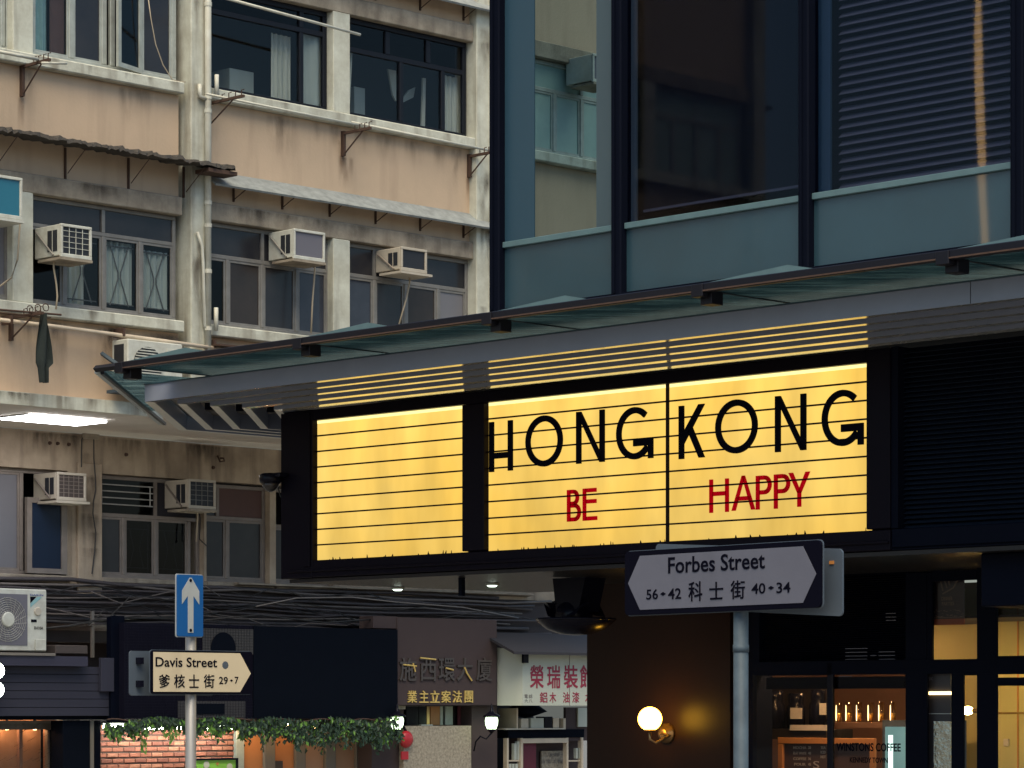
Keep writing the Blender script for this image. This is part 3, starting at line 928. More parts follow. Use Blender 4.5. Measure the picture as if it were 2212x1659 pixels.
# ------------------------------------------------------------------ window air conditioners
def window_ac(name, label, u0, u1, v0, v1, n, base, body, face, cols, grid=None, tray=0, nbase=0):
    x0, x1 = so(u0, n), so(u1, n); zt, z0 = zo(u0, v0, n), zo(u0, v1, n)
    yf = -n; yb_ = -nbase + .12
    t = thing(OF, 'window_air_conditioner', label, 'air conditioner', ((x0 + x1) / 2, (yf + yb_) / 2, z0), 'air conditioners in the windows')
    h = zt - z0; w_ = x1 - x0; e = .035
    c = MB()
    c.box(x0 + .004, x1 - .004, yf + .03, yb_, z0 + .02, zt - .004)
    part('casing', c, body, t, bevel=.008)
    fb = MB()
    fb.box(x0, x1, yf - .01, yf + .029, z0, z0 + e + .012); fb.box(x0, x1, yf - .01, yf + .029, zt - e, zt)
    fb.box(x0, x0 + e, yf - .009, yf + .028, z0 + e + .012, zt - e); fb.box(x1 - e, x1, yf - .009, yf + .028, z0 + e + .012, zt - e)
    part('front_frame', fb, body, t, bevel=.005)
    part('front_grille', MB().box(x0 + e, x1 - e, yf + .012, yf + .02, z0 + e + .012, zt - e), face, t)
    if grid:
        g = MB()
        for i in range(1, grid): g.box(x0 + e + (w_ - 2 * e) * i / grid - .003, x0 + e + (w_ - 2 * e) * i / grid + .003, yf + .002, yf + .011, z0 + e + .012, zt - e)
        for i in range(1, grid + 1): zq = z0 + e + .02 + (h - 2 * e) * i / (grid + 1); g.box(x0 + e, x1 - e, yf + .003, yf + .010, zq - .003, zq + .003)
        part('guard', g, cols or body, t)
    # side louvres
    d = (yb_ - yf)
    for (p, q) in ((.14, .30), (.34, .50)):
        part('side_vent', MB().box(x0 - .001, x0 + .006, yf + d * p, yf + d * q, z0 + .08, zt - .07), ACD, t)
    sp = MB(); sp.tube([(x0 - .015, yf + d * .25, z0 + .03), (x0 - .015, yb_ - .05, zt - .06)], .014, 5); part('stay', sp, ALU if body is ACW else ALUB, t)
    part('tray', MB().box(x0 - .02, x1 + tray, yf - .02, yb_ - .1, z0 - .035, z0 - .003), body if tray else LINTEL, t)
    return t, x0, x1, z0, yf


def hose(label, pts, n, r=.012, mt=None, fn=None):
    fn = fn or (lambda u, v: (so(u, n), -n, zo(u, v, n)))
    P = [fn(u, v) for u, v in pts]
    solo(OF, 'drain_hose', MB().tube(P, r, 7), mt or HOSE, label, 'hose', P[-1], 'drain hoses of the air conditioners', smooth=True)


window_ac('a', 'clean white window air conditioner with white wire guard, above the curtained window', 131, 198, 482, 554, .43, 0, ACW, ACD, None, 4)
window_ac('b', 'white window air conditioner with plain grey front, middle storey beside the pier', 634, 702, 493, 558, .40, 0, ACW, ACG, None)
window_ac('c', 'window air conditioner with dark front on a protruding tray, nearest the glass building', 866, 922, 532, 584, .40, 0, ACB, ACD, None, 0, .09)
window_ac('d', 'beige window air conditioner above the navy casement, lower storey', 123, 186, 1019, 1080, nB + .42, 0, ACB, ACN, ALUB, 5, .05, nB)
window_ac('e', 'beige window air conditioner with black guarded front above the one way arrow sign', 407, 466, 1034, 1098, nB + .42, 0, ACB, ACD, ALU, 4, 0, nB)
window_ac('f', 'white framed air conditioner with teal front cut by the left picture edge', -24, 48, 374, 466, .45, 0, ACW, ACT, None, 0, .02)
# one more further left, mirrored in the upper glass of the cafe building
t, *_ = window_ac('g', 'white air conditioner mirrored in the upper glass of the cafe building', 131, 198, 482, 554, .43, 0, ACW, ACG, None, 0)
dx_ = 1.75 - t.location.x
t_local = Vector((1.95, -.2, 11.60)); t.location = OF.m @ t_local

hose('beige drain hose hanging below the air conditioner by the curtained window', [(117, 556), (116, 578), (122, 615), (124, 640), (121, 668)], .2)
hose('beige drain hose below the plain grey fronted air conditioner', [(681, 560), (679, 600), (675, 650), (672, 720)], .15)
hose('slanting drain hose below the air conditioner with the dark front', [(884, 590), (885, 610), (878, 645), (862, 700)], .15)
hose('pale drain hose of the air conditioner at the left picture edge', [(44, 475), (38, 560), (25, 600), (0, 618)], .1)
hose('grey hose below the air conditioner with black guarded front', [(421, 1098), (427, 1112), (424, 1170)], nB + .1)


hose('thin beige wire crossing the right pane of the open casement window', [(320, -5), (326, 40), (336, 95), (352, 140), (372, 172), (388, 177), (400, 177)], .02, .007)

# ------------------------------------------------------------------ split air conditioner outdoor units
def outdoor_unit(label, x0, x1, y0, y1, z0, z1, fan_fx, fan_r, mt, square=False):
    t = thing(OF, 'outdoor_air_conditioner', label, 'air conditioner', ((x0 + x1) / 2, (y0 + y1) / 2, z0), 'outdoor units of air conditioners')
    part('casing', MB().box(x0, x1, y0, y1, z0, z1), mt, t, bevel=.012)
    part('side_grille', MB().box(x0 - .004, x0 + .002, y0 + .08, y1 - .05, z0 + .06, z1 - .06), ACD, t)
    cx, czz = x0 + (x1 - x0) * fan_fx, (z0 + z1) / 2
    if square:
        part('fan_panel', MB().box(cx - fan_r * 1.05, cx + fan_r * 1.05, y0 - .006, y0 - .001, czz - fan_r * 1.12, czz + fan_r * 1.12), ACG, t)
        yy = y0 - .008
    else:
        part('fan_opening', MB().lathe([(fan_r, -.008), (fan_r, -.001)], (cx, y0, czz), 28, 'y'), ACD, t)
        yy = y0 - .009
    g = MB()
    if square:
        for i in range(1, 11):
            r = fan_r * i / 10.5
            g.tube([(cx + r * math.cos(2 * math.pi * k / 28), yy - .004, czz + r * math.sin(2 * math.pi * k / 28)) for k in range(29)], .0035, 4)
        for k in range(20):
            a_ = 2 * math.pi * k / 20
            g.tube([(cx + .1 * math.cos(a_), yy - .005, czz + .1 * math.sin(a_)), (cx + fan_r * math.cos(a_ + .5), yy - .005, czz + fan_r * math.sin(a_ + .5))], .003, 4)
        part('fan_guard', g, GRIL, t)
        part('fan_hub', MB().lathe([(.085, -.03), (.1, -.02), (.1, -.005)], (cx, y0, czz), 16, 'y'), ACW, t)
    else:
        for i in range(13):
            zq = czz - fan_r + 2 * fan_r * (i + .5) / 13
            hw = math.sqrt(max(0, fan_r ** 2 - (zq - czz) ** 2))
            g.box(cx - hw, cx + hw, yy - .012, yy - .002, zq - .008, zq + .006)
        part('fan_guard', g, ACW, t)
    return t


x0, x1 = so(276, .35), so(395, .35)
zt = zo(276, 731, .35)
t = outdoor_unit('white outdoor air conditioner with round louvred fan behind the canopy tip', x0, x1, -.35, -.02, zt - .62, zt, .36, .23, ACW)
part('badge', MB().lathe([(.05, -.004), (.05, -.001)], (x0 + (x1 - x0) * .83, -.35, zt - .30), 14, 'y'), BLUE, t)
part('cover_panel', MB().box(x0 + (x1 - x0) * .7, x1 - .02, -.358, -.351, zt - .56, zt - .08), ACW, t, bevel=.003)
m = MB(); m.tube([(so(228, .1), -.02, zo(228, 765)), (so(245, .2), -.30, zo(245, 795))], .03, 4); m.box(so(228), so(228) + .3, -.32, -.02, zt - .68, zt - .64)
part('wall_bracket', m, GALV, t)
nU = nB + .75
x0, x1 = so(-70, nU), so(101, nU)
zt, z0 = zo(101, 1274, nU), zo(101, 1407, nU)
t = outdoor_unit('large pale outdoor air conditioner with square fan guard at the left picture edge', x0, x1, -nU, -nU + .4, z0, zt, .497, .30, ACW, True)
part('logo', MB().add([(so(65, nU), -nU - .004, zo(65, 1289, nU)), (so(79, nU), -nU - .004, zo(79, 1289, nU)), (so(65, nU), -nU - .004, zo(65, 1303, nU))], [(0, 1, 2)]), INK, t)
part('logo', MB().add([(so(80, nU), -nU - .004, zo(79, 1289, nU)), (so(91, nU), -nU - .004, zo(79, 1289, nU)), (so(65, nU), -nU - .004, zo(65, 1313, nU)), (so(65, nU), -nU - .004, zo(65, 1304, nU))], [(0, 1, 2, 3)]), CURTT, t)
part('lettering', text_mb('DAIKIN', so(65, nU), so(93, nU), zo(65, 1287, nU), zo(65, 1283, nU), -nU - .002, .002), BLUE, t)
part('lettering', text_mb('R410A', so(74, nU), so(93, nU), zo(74, 1360, nU), zo(74, 1353, nU), -nU - .002, .002), INK, t)
part('label_plate', MB().box(so(67, nU), so(79, nU), -nU - .004, -nU - .001, zo(67, 1344, nU), zo(67, 1338, nU)), INK, t)
part('service_cover', MB().box(so(75, nU), so(98, nU), -nU - .02, -nU - .001, zo(75, 1405, nU), zo(75, 1381, nU)), ACW, t, bevel=.005)
part('knob', MB().lathe([(.05, -.02), (.06, -.001)], (so(81, nU), -nU, zo(81, 1321, nU)), 12, 'y'), ACB, t)

# ------------------------------------------------------------------ laundry brackets, poles, cloth
def bracket(label, u, va, vb, reach, diag=True):
    x = so(u); z0, z1 = zo(u, vb), zo(u, va)
    t = thing(OF, 'laundry_bracket', label, 'bracket', (x, 0, z0), 'rusty laundry brackets on the tenement')
    part('wall_bar', MB().box(x - .02, x + .02, .03, .089, z0, z1), RUST, t)
    part('arm', MB().box(x - .018, x + .018, -reach, .03, z1 - .05, z1 - .015), RUST, t)
    if diag: part('brace', MB().tube([(x, .02, z0 + .04), (x, -reach * .7, z1 - .04)], .011, 6), RUST, t)
    h = MB()
    for q in (.35, .55, .75, .93): h.tube([(x, -reach * q, z1 - .02), (x, -reach * q, z1 + .05), (x + .03, -reach * q - .02, z1 + .06)], .008, 5)
    part('hook', h, RUST, t)
    return t


bracket('rusty laundry bracket below the open casement at upper left', 54, 137, 207, .52)
bracket('rusty laundry bracket just right of the white drain pipe', 455, 218, 276, .68)
bracket('rusty laundry bracket below the pier between the dark framed windows', 748, 282, 336, .50)
bracket('rusty laundry bracket beside the edge of the glass building', 1020, 332, 382, .45)
bracket('rusty laundry bracket carrying the dark green cloth', 30, 680, 735, .60)


def pole(label, u0, v0, u1, v1, n0, n1, r=.016, mt=None):
    p0 = (so(u0, n0), -n0, zo(u0, v0, n0)); p1 = (so(u1, n1), -n1, zo(u1, v1, n1))
    solo(OF, 'laundry_pole', MB().tube([p0, p1], r, 8), mt or PIPEW, label, 'pole', p0, 'laundry poles', smooth=True)


pole('long white laundry pole across the top of the dark framed windows', 450, -14, 778, 75, .65, .65, .020)
pole('white laundry pole below the dark framed windows', 446, 203, 778, 271, .25, .25, .016)
pole('thin white laundry pole running to the glass building', 760, 264, 1062, 326, .18, .18, .018)
pole('white laundry pole below the sill at upper left', -20, 108, 82, 128, .3, .3, .022)
pole('short white pole stub under the upper left bracket', 90, 136, 144, 137, .5, .5, .016)

m = MB()
nz_, nx_ = 14, 8
cu0, cu1 = so(80, .45), so(112, .45)
zt, z0 = zo(90, 676, .45), zo(90, 826, .45)
prof_w = [(0.25, .42, .62), (.35, .3, .68), (.5, .2, .75), (.75, .12, .85), (.9, .25, 1.05), (1, .55, .85)]
vs = []; fs = []
for j in range(nz_ + 1):
    f_ = j / nz_
    lo = .42 - .32 * math.sin(min(1, f_ * 1.6) * 1.57) + (.42 if f_ > .78 else 0) * (f_ - .5)
    hi = .62 + .38 * math.sin(min(1, f_ * 1.3) * 1.57) - (.30 if f_ > .76 else 0)
    for i in range(nx_ + 1):
        q = i / nx_
        vs.append((cu0 + (cu1 - cu0) * (lo + (hi - lo) * q), -.45 + .05 * math.sin(q * 9 + f_ * 2) * (1 - .4 * f_), zt - (zt - z0) * f_))
for j in range(nz_):
    for i in range(nx_):
        A = j * (nx_ + 1) + i
        fs.append((A, A + 1, A + nx_ + 2, A + nx_ + 1))
nn = len(vs)
vs += [(p[0], p[1] + .025, p[2]) for p in vs]
fs += [tuple(i + nn for i in f)[::-1] for f in fs]
m.add(vs, fs)
solo(OF, 'hanging_cloth', m, CLOTH, 'dark green garment hanging from the rusty bracket at left', 'garment', (cu0, -.45, z0), smooth=True)
m = MB()
for u, v in ((65, 668), (82, 665), (99, 664)):
    c = (so(u, .4), -.4, zo(u, v, .4))
    m.tube([(c[0] + .045 * math.cos(k * .628), c[1], c[2] + .045 * math.sin(k * .628)) for k in range(11)], .007, 5)
m.tube([(so(-10, .4), -.4, zo(-10, 668, .4)), (so(132, .4), -.4, zo(132, 680, .4))], .014, 6)
m.tube([(so(-10, .35), -.3, zo(-10, 672, .4)), (so(110, .4), -.4, zo(110, 686, .4))], .008, 6)
solo(OF, 'drying_rack', m, RUST, 'rusty drying rod with rings above the dark green garment', 'drying rack', (so(65, .4), -.4, zo(65, 668, .4)))

# ================================================================== CAFE BUILDING (right)
TL, TR = tc(1063, -.3), -8.5
caf = thing(CF, 'cafe_building', 'dark corner building with teal upper glazing above the lit marquee', 'building', (-14, 2, 0))
dU = -.3
ZS0, ZLE = 5.62, 6.15


def um(u): return tc(u, dU)


for (u0, u1) in ((1063, 1085), (1326, 1348), (1730, 1753), (2188, 2216)):
    m = MB(); a, b = um(u0), um(u1)
    m.box(a, b, .26, .44, 5.45, 12)
    part('mullion', m, BLK, caf, bevel=.01)
    part('mullion_cap', MB().box(a + .03, (a + b) / 2, .245, .259, 5.62, 12), BLK, caf)
m = MB().box(TL, TR, .27, .60, 5.40, ZS0); part('base_rail', m, BLK, caf)
cells = [(um(1085), um(1326)), (um(1348), um(1730)), (um(1753), um(2188)), (um(2216), TR)]
for i, (a, b) in enumerate(cells):
    part('spandrel_panel', MB().box(a, b, .33, .36, ZS0, ZLE - .035), TEALF, caf)
    part('ledge', MB().box(a, b, .30, .42, ZLE - .035, ZLE + .012), TEALL, caf, bevel=.004)
    if i == 0:
        q0, q1 = um(1148), um(1283)
        part('side_panel', MB().box(a, q0, .33, .36, ZLE + .013, 11.9), TEALS, caf)
        part('mirror_pane', MB().box(q0, q1, .336, .36, ZLE + .013, 11.9), MIRR, caf)
        part('side_panel', MB().box(q1, b, .328, .36, ZLE + .013, 11.9), GREYS, caf)
    else:
        part('pane', MB().box(a, b, .34, .348, ZLE + .013, 11.9), DGLS, caf)
        part('side_panel', MB().box(a, a + (.055 if i == 1 else .11), .38, .40, ZLE + .013, 11.9), GREYS if i == 1 else TEALS, caf)
# dark roller blind
a, b = cells[1]
zbl = zc(1363, 457, -.45)
rb = part('roller_blind', MB().box(a + .056, b, .47, .476, zbl, 11.9), BLIND, caf)
part('hem_bar', MB().box(a + .056, b, .46, .485, zbl - .02, zbl), SLAT, rb)
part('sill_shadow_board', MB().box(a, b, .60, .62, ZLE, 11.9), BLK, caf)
# venetian blind, each slat a part
a, b = cells[2]
vb = part('blind_headrail', MB().box(a + .115, b - .01, .47, .53, 8.9, 8.95), SLAT, caf)
z = ZLE + .05
k = 0
while z < 8.88:
    sl = MB().prof([(.47, z), (.472, z - .002), (.515, z + .039), (.513, z + .042)], a + .115, b - .01)
    part('blind_slat', sl, SLAT, vb)
    z += .0625; k += 1
part('room_back', MB().box(a, b, .60, .62, ZLE, 11.9), BLK, caf)
# corner return going back from the chamfered corner
m = MB(); p = TL
m.box(p, TR, .62, 8, 5.05, 12); part('upper_core', m, BLK, caf)

# --- marquee band below the canopy
TS0, TS1 = tc(610), tc(1925)
sg = thing(CF, 'marquee_sign', 'lit yellow cinema marquee with black frame and letter rails', 'sign', ((TS0 + TS1) / 2, 0, 3.5))
ZP1, ZP0 = 4.84, 3.652
panels = [(tc(678), tc(1001)), (tc(1048), tc(1434.5)), (tc(1438.5), tc(1874))]
hb = MB()
hb.box(TS0 + .06, TS1, .09, 1.4, 3.53, 4.93)
part('housing', hb, BLK, sg)
fr_ = [(TS0, panels[0][0], 3.505, 4.93), (panels[0][1], panels[1][0], 3.66, 4.835), (panels[2][1], TS1, 3.66, 4.925), (panels[0][0], panels[2][1], ZP1 - .003, 4.928), (panels[0][0], TS1, 3.508, ZP0)]
for i, (a, b, z0, z1) in enumerate(fr_):
    part('frame_bar', MB().box(a, b, -.02 + .001 * i, .09, z0, z1), BLKW, sg, bevel=.006)
part('frame_trim', MB().box(panels[0][0] - .10, panels[0][0] - .02, -.034, -.021, 3.60, 4.9), BLKW, sg, bevel=.004)
part('bottom_trim', MB().box(TS0 + .1, TS1, -.04, -.019, 3.555, 3.575), BLKW, sg, bevel=.004)
part('centre_seam', MB().box(panels[1][1], panels[2][0], .018, .05, 3.653, 4.836), BLKW, sg)
for i, (a, b) in enumerate(panels):
    pn = part('lit_panel', MB().box(a, b, .04, .052, ZP0, ZP1), E_SIGN, sg)
    part('top_tube', MB().box(a + .01, b - .01, .030, .039, ZP1 - .028, ZP1 - .004), E_TUBE, pn)
    for k in range(1, 9):
        z = ZP1 - (ZP1 - ZP0) * k / 9
        part('letter_rail', MB().box(a, b, .022, .039, z - .006, z + .006), BLKW, pn)
# grime at the foot of the panels
gm = MB()
for i in range(46):
    a, b = random.choice(panels)
    x = random.uniform(a + .02, b - .02); h = random.uniform(.004, .03); ww = random.uniform(.004, .02)
    gm.prism([(x, ZP0), (x + ww, ZP0), (x + ww * random.random(), ZP0 + h)], .034, .0395)
part('grime', gm, BLKW, sg, kind='stuff')


# --- marquee letters
def arc(cx, cz, rx, rz_, a0, a1, th, n=22):
    out = []; inn = []
    for i in range(n + 1):
        t_ = rad(a0 + (a1 - a0) * i / n)
        out.append((cx + rx * math.cos(t_), cz + rz_ * math.sin(t_)))
        inn.append((cx + (rx - th) * math.cos(t_), cz + (rz_ - th) * math.sin(t_)))
    return out, inn


class Letter:
    def __init__(s): s.p = []

    def bar(s, x0, z0, x1, z1): s.p.append([(x0, z0), (x1, z0), (x1, z1), (x0, z1)])

    def quad(s, *p): s.p.append(list(p))

    def arc(s, *a):
        o_, i_ = arc(*a)
        for k in range(len(o_) - 1): s.p.append([o_[k], o_[k + 1], i_[k + 1], i_[k]])


def glyph(ch, w_, h, t):
    l = Letter()
    if ch == 'H_low':
        l.bar(0, 0, t, h); l.bar(w_ - t, 0, w_, h); l.bar(t, h * .26, w_ - t, h * .26 + t)
    if ch == 'H':
        l.bar(0, 0, t, h); l.bar(w_ - t, 0, w_, h); l.bar(t, h * .50, w_ - t, h * .50 + t)
    if ch == 'O': l.arc(w_ / 2, h / 2, w_ / 2, h / 2, 0, 360, t, 40)
    if ch == 'N':
        l.bar(0, 0, t, h); l.bar(w_ - t, 0, w_, h); l.quad((w_ - t, 0), (w_ - .001, 0), (t, h), (.001, h))
    if ch == 'G':
        l.arc(w_ / 2, h / 2, w_ / 2, h / 2, 48, 322, t, 34)
        l.bar(w_ * .47, h * .25, w_, h * .25 + t * 1.15); l.bar(w_ - t, .0, w_, h * .25)
    if ch == 'K':
        l.bar(0, 0, t, h); l.quad((t, h * .28), (t, h * .28 + t * 1.9), (w_ - t * 1.2, h), (w_, h)); l.quad((w_ * .36, h * .50), (w_ * .52, h * .58), (w_, 0), (w_ - t * 1.15, 0))
    if ch == 'B':
        l.bar(0, 0, t, h)
        for (z0, z1, ww) in ((0, h * .56, w_), (h * .50, h, w_ * .86)):
            hh = z1 - z0
            l.bar(t, z0, ww * .55, z0 + t); l.bar(t, z1 - t, ww * .55, z1)
            l.arc(ww * .55, z0 + hh / 2, ww * .45, hh / 2, -90, 90, t, 12)
    if ch == 'E':
        l.bar(0, 0, t, h); l.bar(t, 0, w_, t); l.bar(t, h - t, w_ * .95, h); l.bar(t, h * .53, w_ * .95, h * .53 + t)
    if ch == 'A':
        l.quad((0, 0), (t * 1.1, 0), (w_ / 2 + t * .4, h), (w_ / 2 - t * .4, h)); l.quad((w_ - t * 1.1, 0), (w_, 0), (w_ / 2 + t * .4, h), (w_ / 2 - t * .4, h)); l.bar(w_ * .22, h * .28, w_ * .78, h * .28 + t)
    if ch == 'P':
        l.bar(0, 0, t, h); l.bar(t, h * .44, w_ * .55, h * .44 + t); l.bar(t, h - t, w_ * .55, h)
        l.arc(w_ * .55, h * .72, w_ * .45, h * .28, -90, 90, t, 12)
    if ch == 'Y':
        l.bar(w_ / 2 - t / 2, 0, w_ / 2 + t / 2, h * .45); l.quad((w_ / 2 - t / 2, h * .40), (w_ / 2 + t / 2, h * .40), (t * 1.2, h), (0, h)); l.quad((w_ / 2 - t / 2, h * .40), (w_ / 2 + t / 2, h * .40), (w_, h), (w_ - t * 1.2, h))
    return l.p


LET = [('H_low', 1055.5, 1105, 912, 1020, 'H at the start of HONG'), ('O', 1134, 1213, 901, 1011, 'O in HONG'), ('N', 1243.5, 1303.5, 890, 1002, 'N in HONG'), ('G', 1330, 1408.5, 883, 995.5, 'G at the end of HONG'),
       ('K', 1465, 1520, 877, 992, 'K at the start of KONG'), ('O', 1544, 1634, 867, 983, 'O in KONG'), ('N', 1673, 1739, 856, 977, 'N in KONG'), ('G', 1774, 1863, 846, 967, 'G at the end of KONG'),
       ('B', 1223, 1252, 1058.5, 1127, 'B of BE'), ('E', 1257, 1287, 1055.5, 1125, 'E of BE'),
       ('H', 1530.5, 1571.5, 1036, 1108, 'H at the start of HAPPY'), ('A', 1578.5, 1628.5, 1029, 1103.5, 'A in HAPPY'), ('P', 1631, 1664, 1028, 1101, 'first P in HAPPY'), ('P', 1670, 1704, 1025, 1099, 'second P in HAPPY'), ('Y', 1701.5, 1747, 1021.5, 1096, 'Y at the end of HAPPY')]
for i, (ch, u0, u1, v0, v1, lb) in enumerate(LET):
    x0, x1 = tc(u0), tc(u1); uc = u0
    zt, z0 = zc(uc, v0), zc(uc, v1)
    t = .047 if i < 8 else .031
    mb = MB()
    ylo = .002 if i < 8 else .006
    for p in glyph(ch, x1 - x0, zt - z0, t): mb.prism([(x0 + a, z0 + b) for a, b in p], ylo, .019)
    big = i < 8
    solo(CF, 'marquee_letter', mb, INK if big else REDAC, ('large black letter ' if big else 'red translucent letter ') + lb + ' on the lit marquee', 'letter', (x0, .01, z0), 'letters on the marquee')

# --- dark louvred band right of the marquee, and the slatted soffit under it
lv = MB()
z = 3.66
while z < 4.9:
    lv.prof([(.06, z), (.062, z - .003), (.10, z + .018), (.098, z + .022)], TS1 + .06, TR); z += .034
part('louvre_slats', lv, mat('dark_teal_louvre', (.008, .014, .026), .6, spec=.1), caf, kind='stuff')
part('louvre_back', MB().box(TS1, TR, .14, 1.4, 3.53, 4.93), BLK, caf)
part('louvre_frame', MB().box(TS1, TS1 + .06, .0, .13, 3.66, 4.93), BLK, caf)
part('louvre_frame', MB().box(TS1 + .001, TR, .0, .13, 3.505, 3.655), BLK, caf, bevel=.006)
sf = MB()
y = -.0
SOFM = mat('dark_slatted_soffit', (.014, .012, .013), .3, 0, spec=.3)
while y < 2.9:
    sf.box(TS0 + .08, TR, y + .012, y + .047, 3.47, 3.5); y += .06
part('soffit_slats', sf, SOFM, caf, kind='stuff')
part('soffit_back', MB().box(TS0 + .07, TR, .0, 3.4, 3.515, 3.528), BLK, caf)

# downlights in the soffit
for (u, v, lb) in ((859, 1258, 'leftmost'), (1063, 1255, 'rightmost')):
    d_ = -1.2
    x = tc(u, d_)
    t = thing(CF, 'downlight', lb + ' of the small white downlights under the marquee', 'light', (x, 1.2, 3.46), 'downlights under the marquee')
    part('rim', MB().lathe([(.06, 0), (.06, .02)], (x, 1.2, 3.449), 16), ALUW, t)
    part('lamp', MB().lathe([(.03, 0), (.045, .012)], (x, 1.2, 3.436), 14), E_WHITE, t, smooth=True)
part('soffit_hook', MB().box(tc(990, -.3), tc(990, -.3) + .04, .3, .34, 3.32, 3.47), BLK, caf)

# ------------------------------------------------------------------ canopy with glass edge and fins, turning the chamfered corner
XS, K3 = -3.055, 30.1
cnp = thing(WF, 'street_canopy', 'grey metal canopy with parallel fins and green glass edge wrapping the corner', 'canopy', (2.5, 19, 4.95))


def cpath(d, tr=TR, sp=None, d3=None, mitre_end=True):
    """plan points of the line offset d outward: right end, two corners, far end"""
    sp = d if sp is None else sp
    d3 = d if d3 is None else d3
    c = CC - R2 * d
    xs = XS + (1.29 - sp)
    p1 = (xs, c - xs)
    k3 = K3 + R2 * (d3 - 1.29)
    p2 = (xs, k3 + xs)
    # right end
    e = CF.m @ Vector((tr, -d, 0))
    return [(e.x, e.y), p1, p2, (p2[0] + 6, p2[1] + 6)]


def cfv(x, y, z):
    p = CF.m @ Vector((x, y, z)); return tuple(p)


def cbox(x0, x1, y0, y1, z0, z1):
    mb = MB().box(x0, x1, y0, y1, z0, z1)
    mb.v = [cfv(*p) for p in mb.v]
    return mb


def fin(d0, d1, z0, z1, dr=0):
    A, B = cpath(d0), cpath(d1)
    vs = []
    for i in range(4): vs += [(*A[i], z0), (*B[i], z0 - dr), (*B[i], z1), (*A[i], z1)]
    fs = [(0, 1, 2, 3), (12, 15, 14, 13)]
    for i in range(3):
        q = i * 4
        fs += [(q + a, q + (a + 1) % 4, q + 4 + (a + 1) % 4, q + 4 + a) for a in range(4)]
    mb = MB().add(vs, fs)
    mb.mi[2] = 1; mb.mi[6] = mb.mi[10] = 2  # splay and side undersides take the copy painted as lit
    return mb


part('fascia', fin(1.29, 1.215, 4.950, 5.088), [CANG, FINM, FINLIT], cnp)
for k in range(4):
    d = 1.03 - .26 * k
    part('fin', fin(d, d - .068, 4.944 - .006 * k, 5.07, (0, .001, .004, .009)[k]), [CANG, FINM, FINLIT], cnp)
# deck over the fins
A = cpath(1.18); e2 = CF.m @ Vector((TR, 1.2, 0)); far = (A[3][0] + 1, A[3][1] - 3)
part('deck', MB().add([(p[0], p[1], 5.071) for p in A] + [(far[0], far[1], 5.071), (e2.x, e2.y, 5.071)], [(0, 1, 2, 3, 4, 5)]), DECK, cnp)
part('deck_top', MB().add([(p[0], p[1], 5.09) for p in A] + [(far[0], far[1], 5.09), (e2.x, e2.y, 5.09)], [(0, 1, 2, 3, 4, 5)]), ZINC, cnp)
A = cpath(1.292); B = cpath(1.25)
part('fascia_joint', cbox(tc(2096, 1.29), tc(2096, 1.29) + .004, -1.2915, -1.28, 4.952, 5.087), BAR, cnp)
part('fascia_lip', fin(1.300, 1.20, 5.089, 5.098), TEALF, cnp)

# glass panes, edge bars and clamps along the front
dB = 1.82
ZG = 5.165
CL = [265, 650, 1060, 1515, 2045]
tcl = [tc(u, dB) for u in CL] + [TR]


for i in range(5):
    a, b = tcl[i] + .012, tcl[i + 1] - .012
    part('glass_pane', cbox(a, b, -dB + .01, -.85, ZG, ZG + .014), CGLS, cnp)
    part('pane_joint', cbox(a - .02, a - .004, -dB + .06, -.85, ZG - .004, ZG + .016), BAR, cnp)
    bz = .0
    part('edge_bar', cbox(a + .02, b, -dB - .03, -dB + .02, ZG - .022, ZG + .038), BAR, cnp, bevel=.006)
    part('edge_trim', cbox(a + .02, b, -dB - .036, -dB - .031, ZG - .018, ZG - .008), RUST, cnp)
    # glass upstand, a long shallow wedge above the bar
    L_ = (b - a)
    wv = MB().prism([(a + .03, ZG + .039), (a + L_ * .48, ZG + .039), (a + L_ * .37, ZG + .085)], -dB - .008, -dB)
    wv.v = [cfv(*p) for p in wv.v]
    part('glass_upstand', wv, TRIM if i == 9 else TEALL, cnp)
    # clamp
    ck = MB().box(a - .07, a + .03, -dB - .04, -dB + .03, ZG - .05, ZG + .035)
    ck.box(a - .05, a + .05, -dB + .031, -dB + .15, ZG - .095, ZG - .006)
    ck.v = [cfv(*p) for p in ck.v]
    part('clamp', ck, BAR, cnp, bevel=.004)
# splay side edge
g0 = cpath(dB, sp=1.62); g1 = cpath(.85, sp=.85)
P0, P1 = g0[1], g0[2]
m = MB().add([(P0[0] + .01, P0[1], ZG), (P1[0] + .01, P1[1], ZG), (g1[2][0], g1[2][1], ZG), (g1[1][0], g1[1][1], ZG)], [(0, 1, 2, 3)])
q = cfv(tcl[0] - .012, -dB, 0)
part('glass_pane', m, CGLS, cnp)
m = MB().box(P0[0] - .03, P0[0] + .02, P0[1], P1[1] + 1, ZG - .03, ZG + .03); part('edge_bar', m, TRIM, cnp, bevel=.006)
m = MB().box(P0[0] + .021, P0[0] + .05, P0[1], P1[1] + 1, ZG - .035, ZG - .01); part('edge_trim', m, BAR, cnp)
m = MB(); m.tube([(P0[0] - .02, P0[1], ZG + .01), (q[0], q[1], ZG + .01)], .028, 4); part('edge_bar', m, BAR, cnp)
# soffit of the splay side: small fixtures between the fins
for k in range(3):
    d = .93 - .26 * k
    A = cpath(d)[1]
    part('fixture', MB().box(A[0] + .03, A[0] + .14, A[1] + .9, A[1] + 1.05, 4.99, 5.05), BLK, cnp)

# ------------------------------------------------------------------ cafe ground floor
dG = -2.0
yG = 2.0


def tg(u): return tc(u, dG)


def zg(u, v): return zc(u, v, dG)


GZ = lambda v, u=1800: zc(u, v, dG)


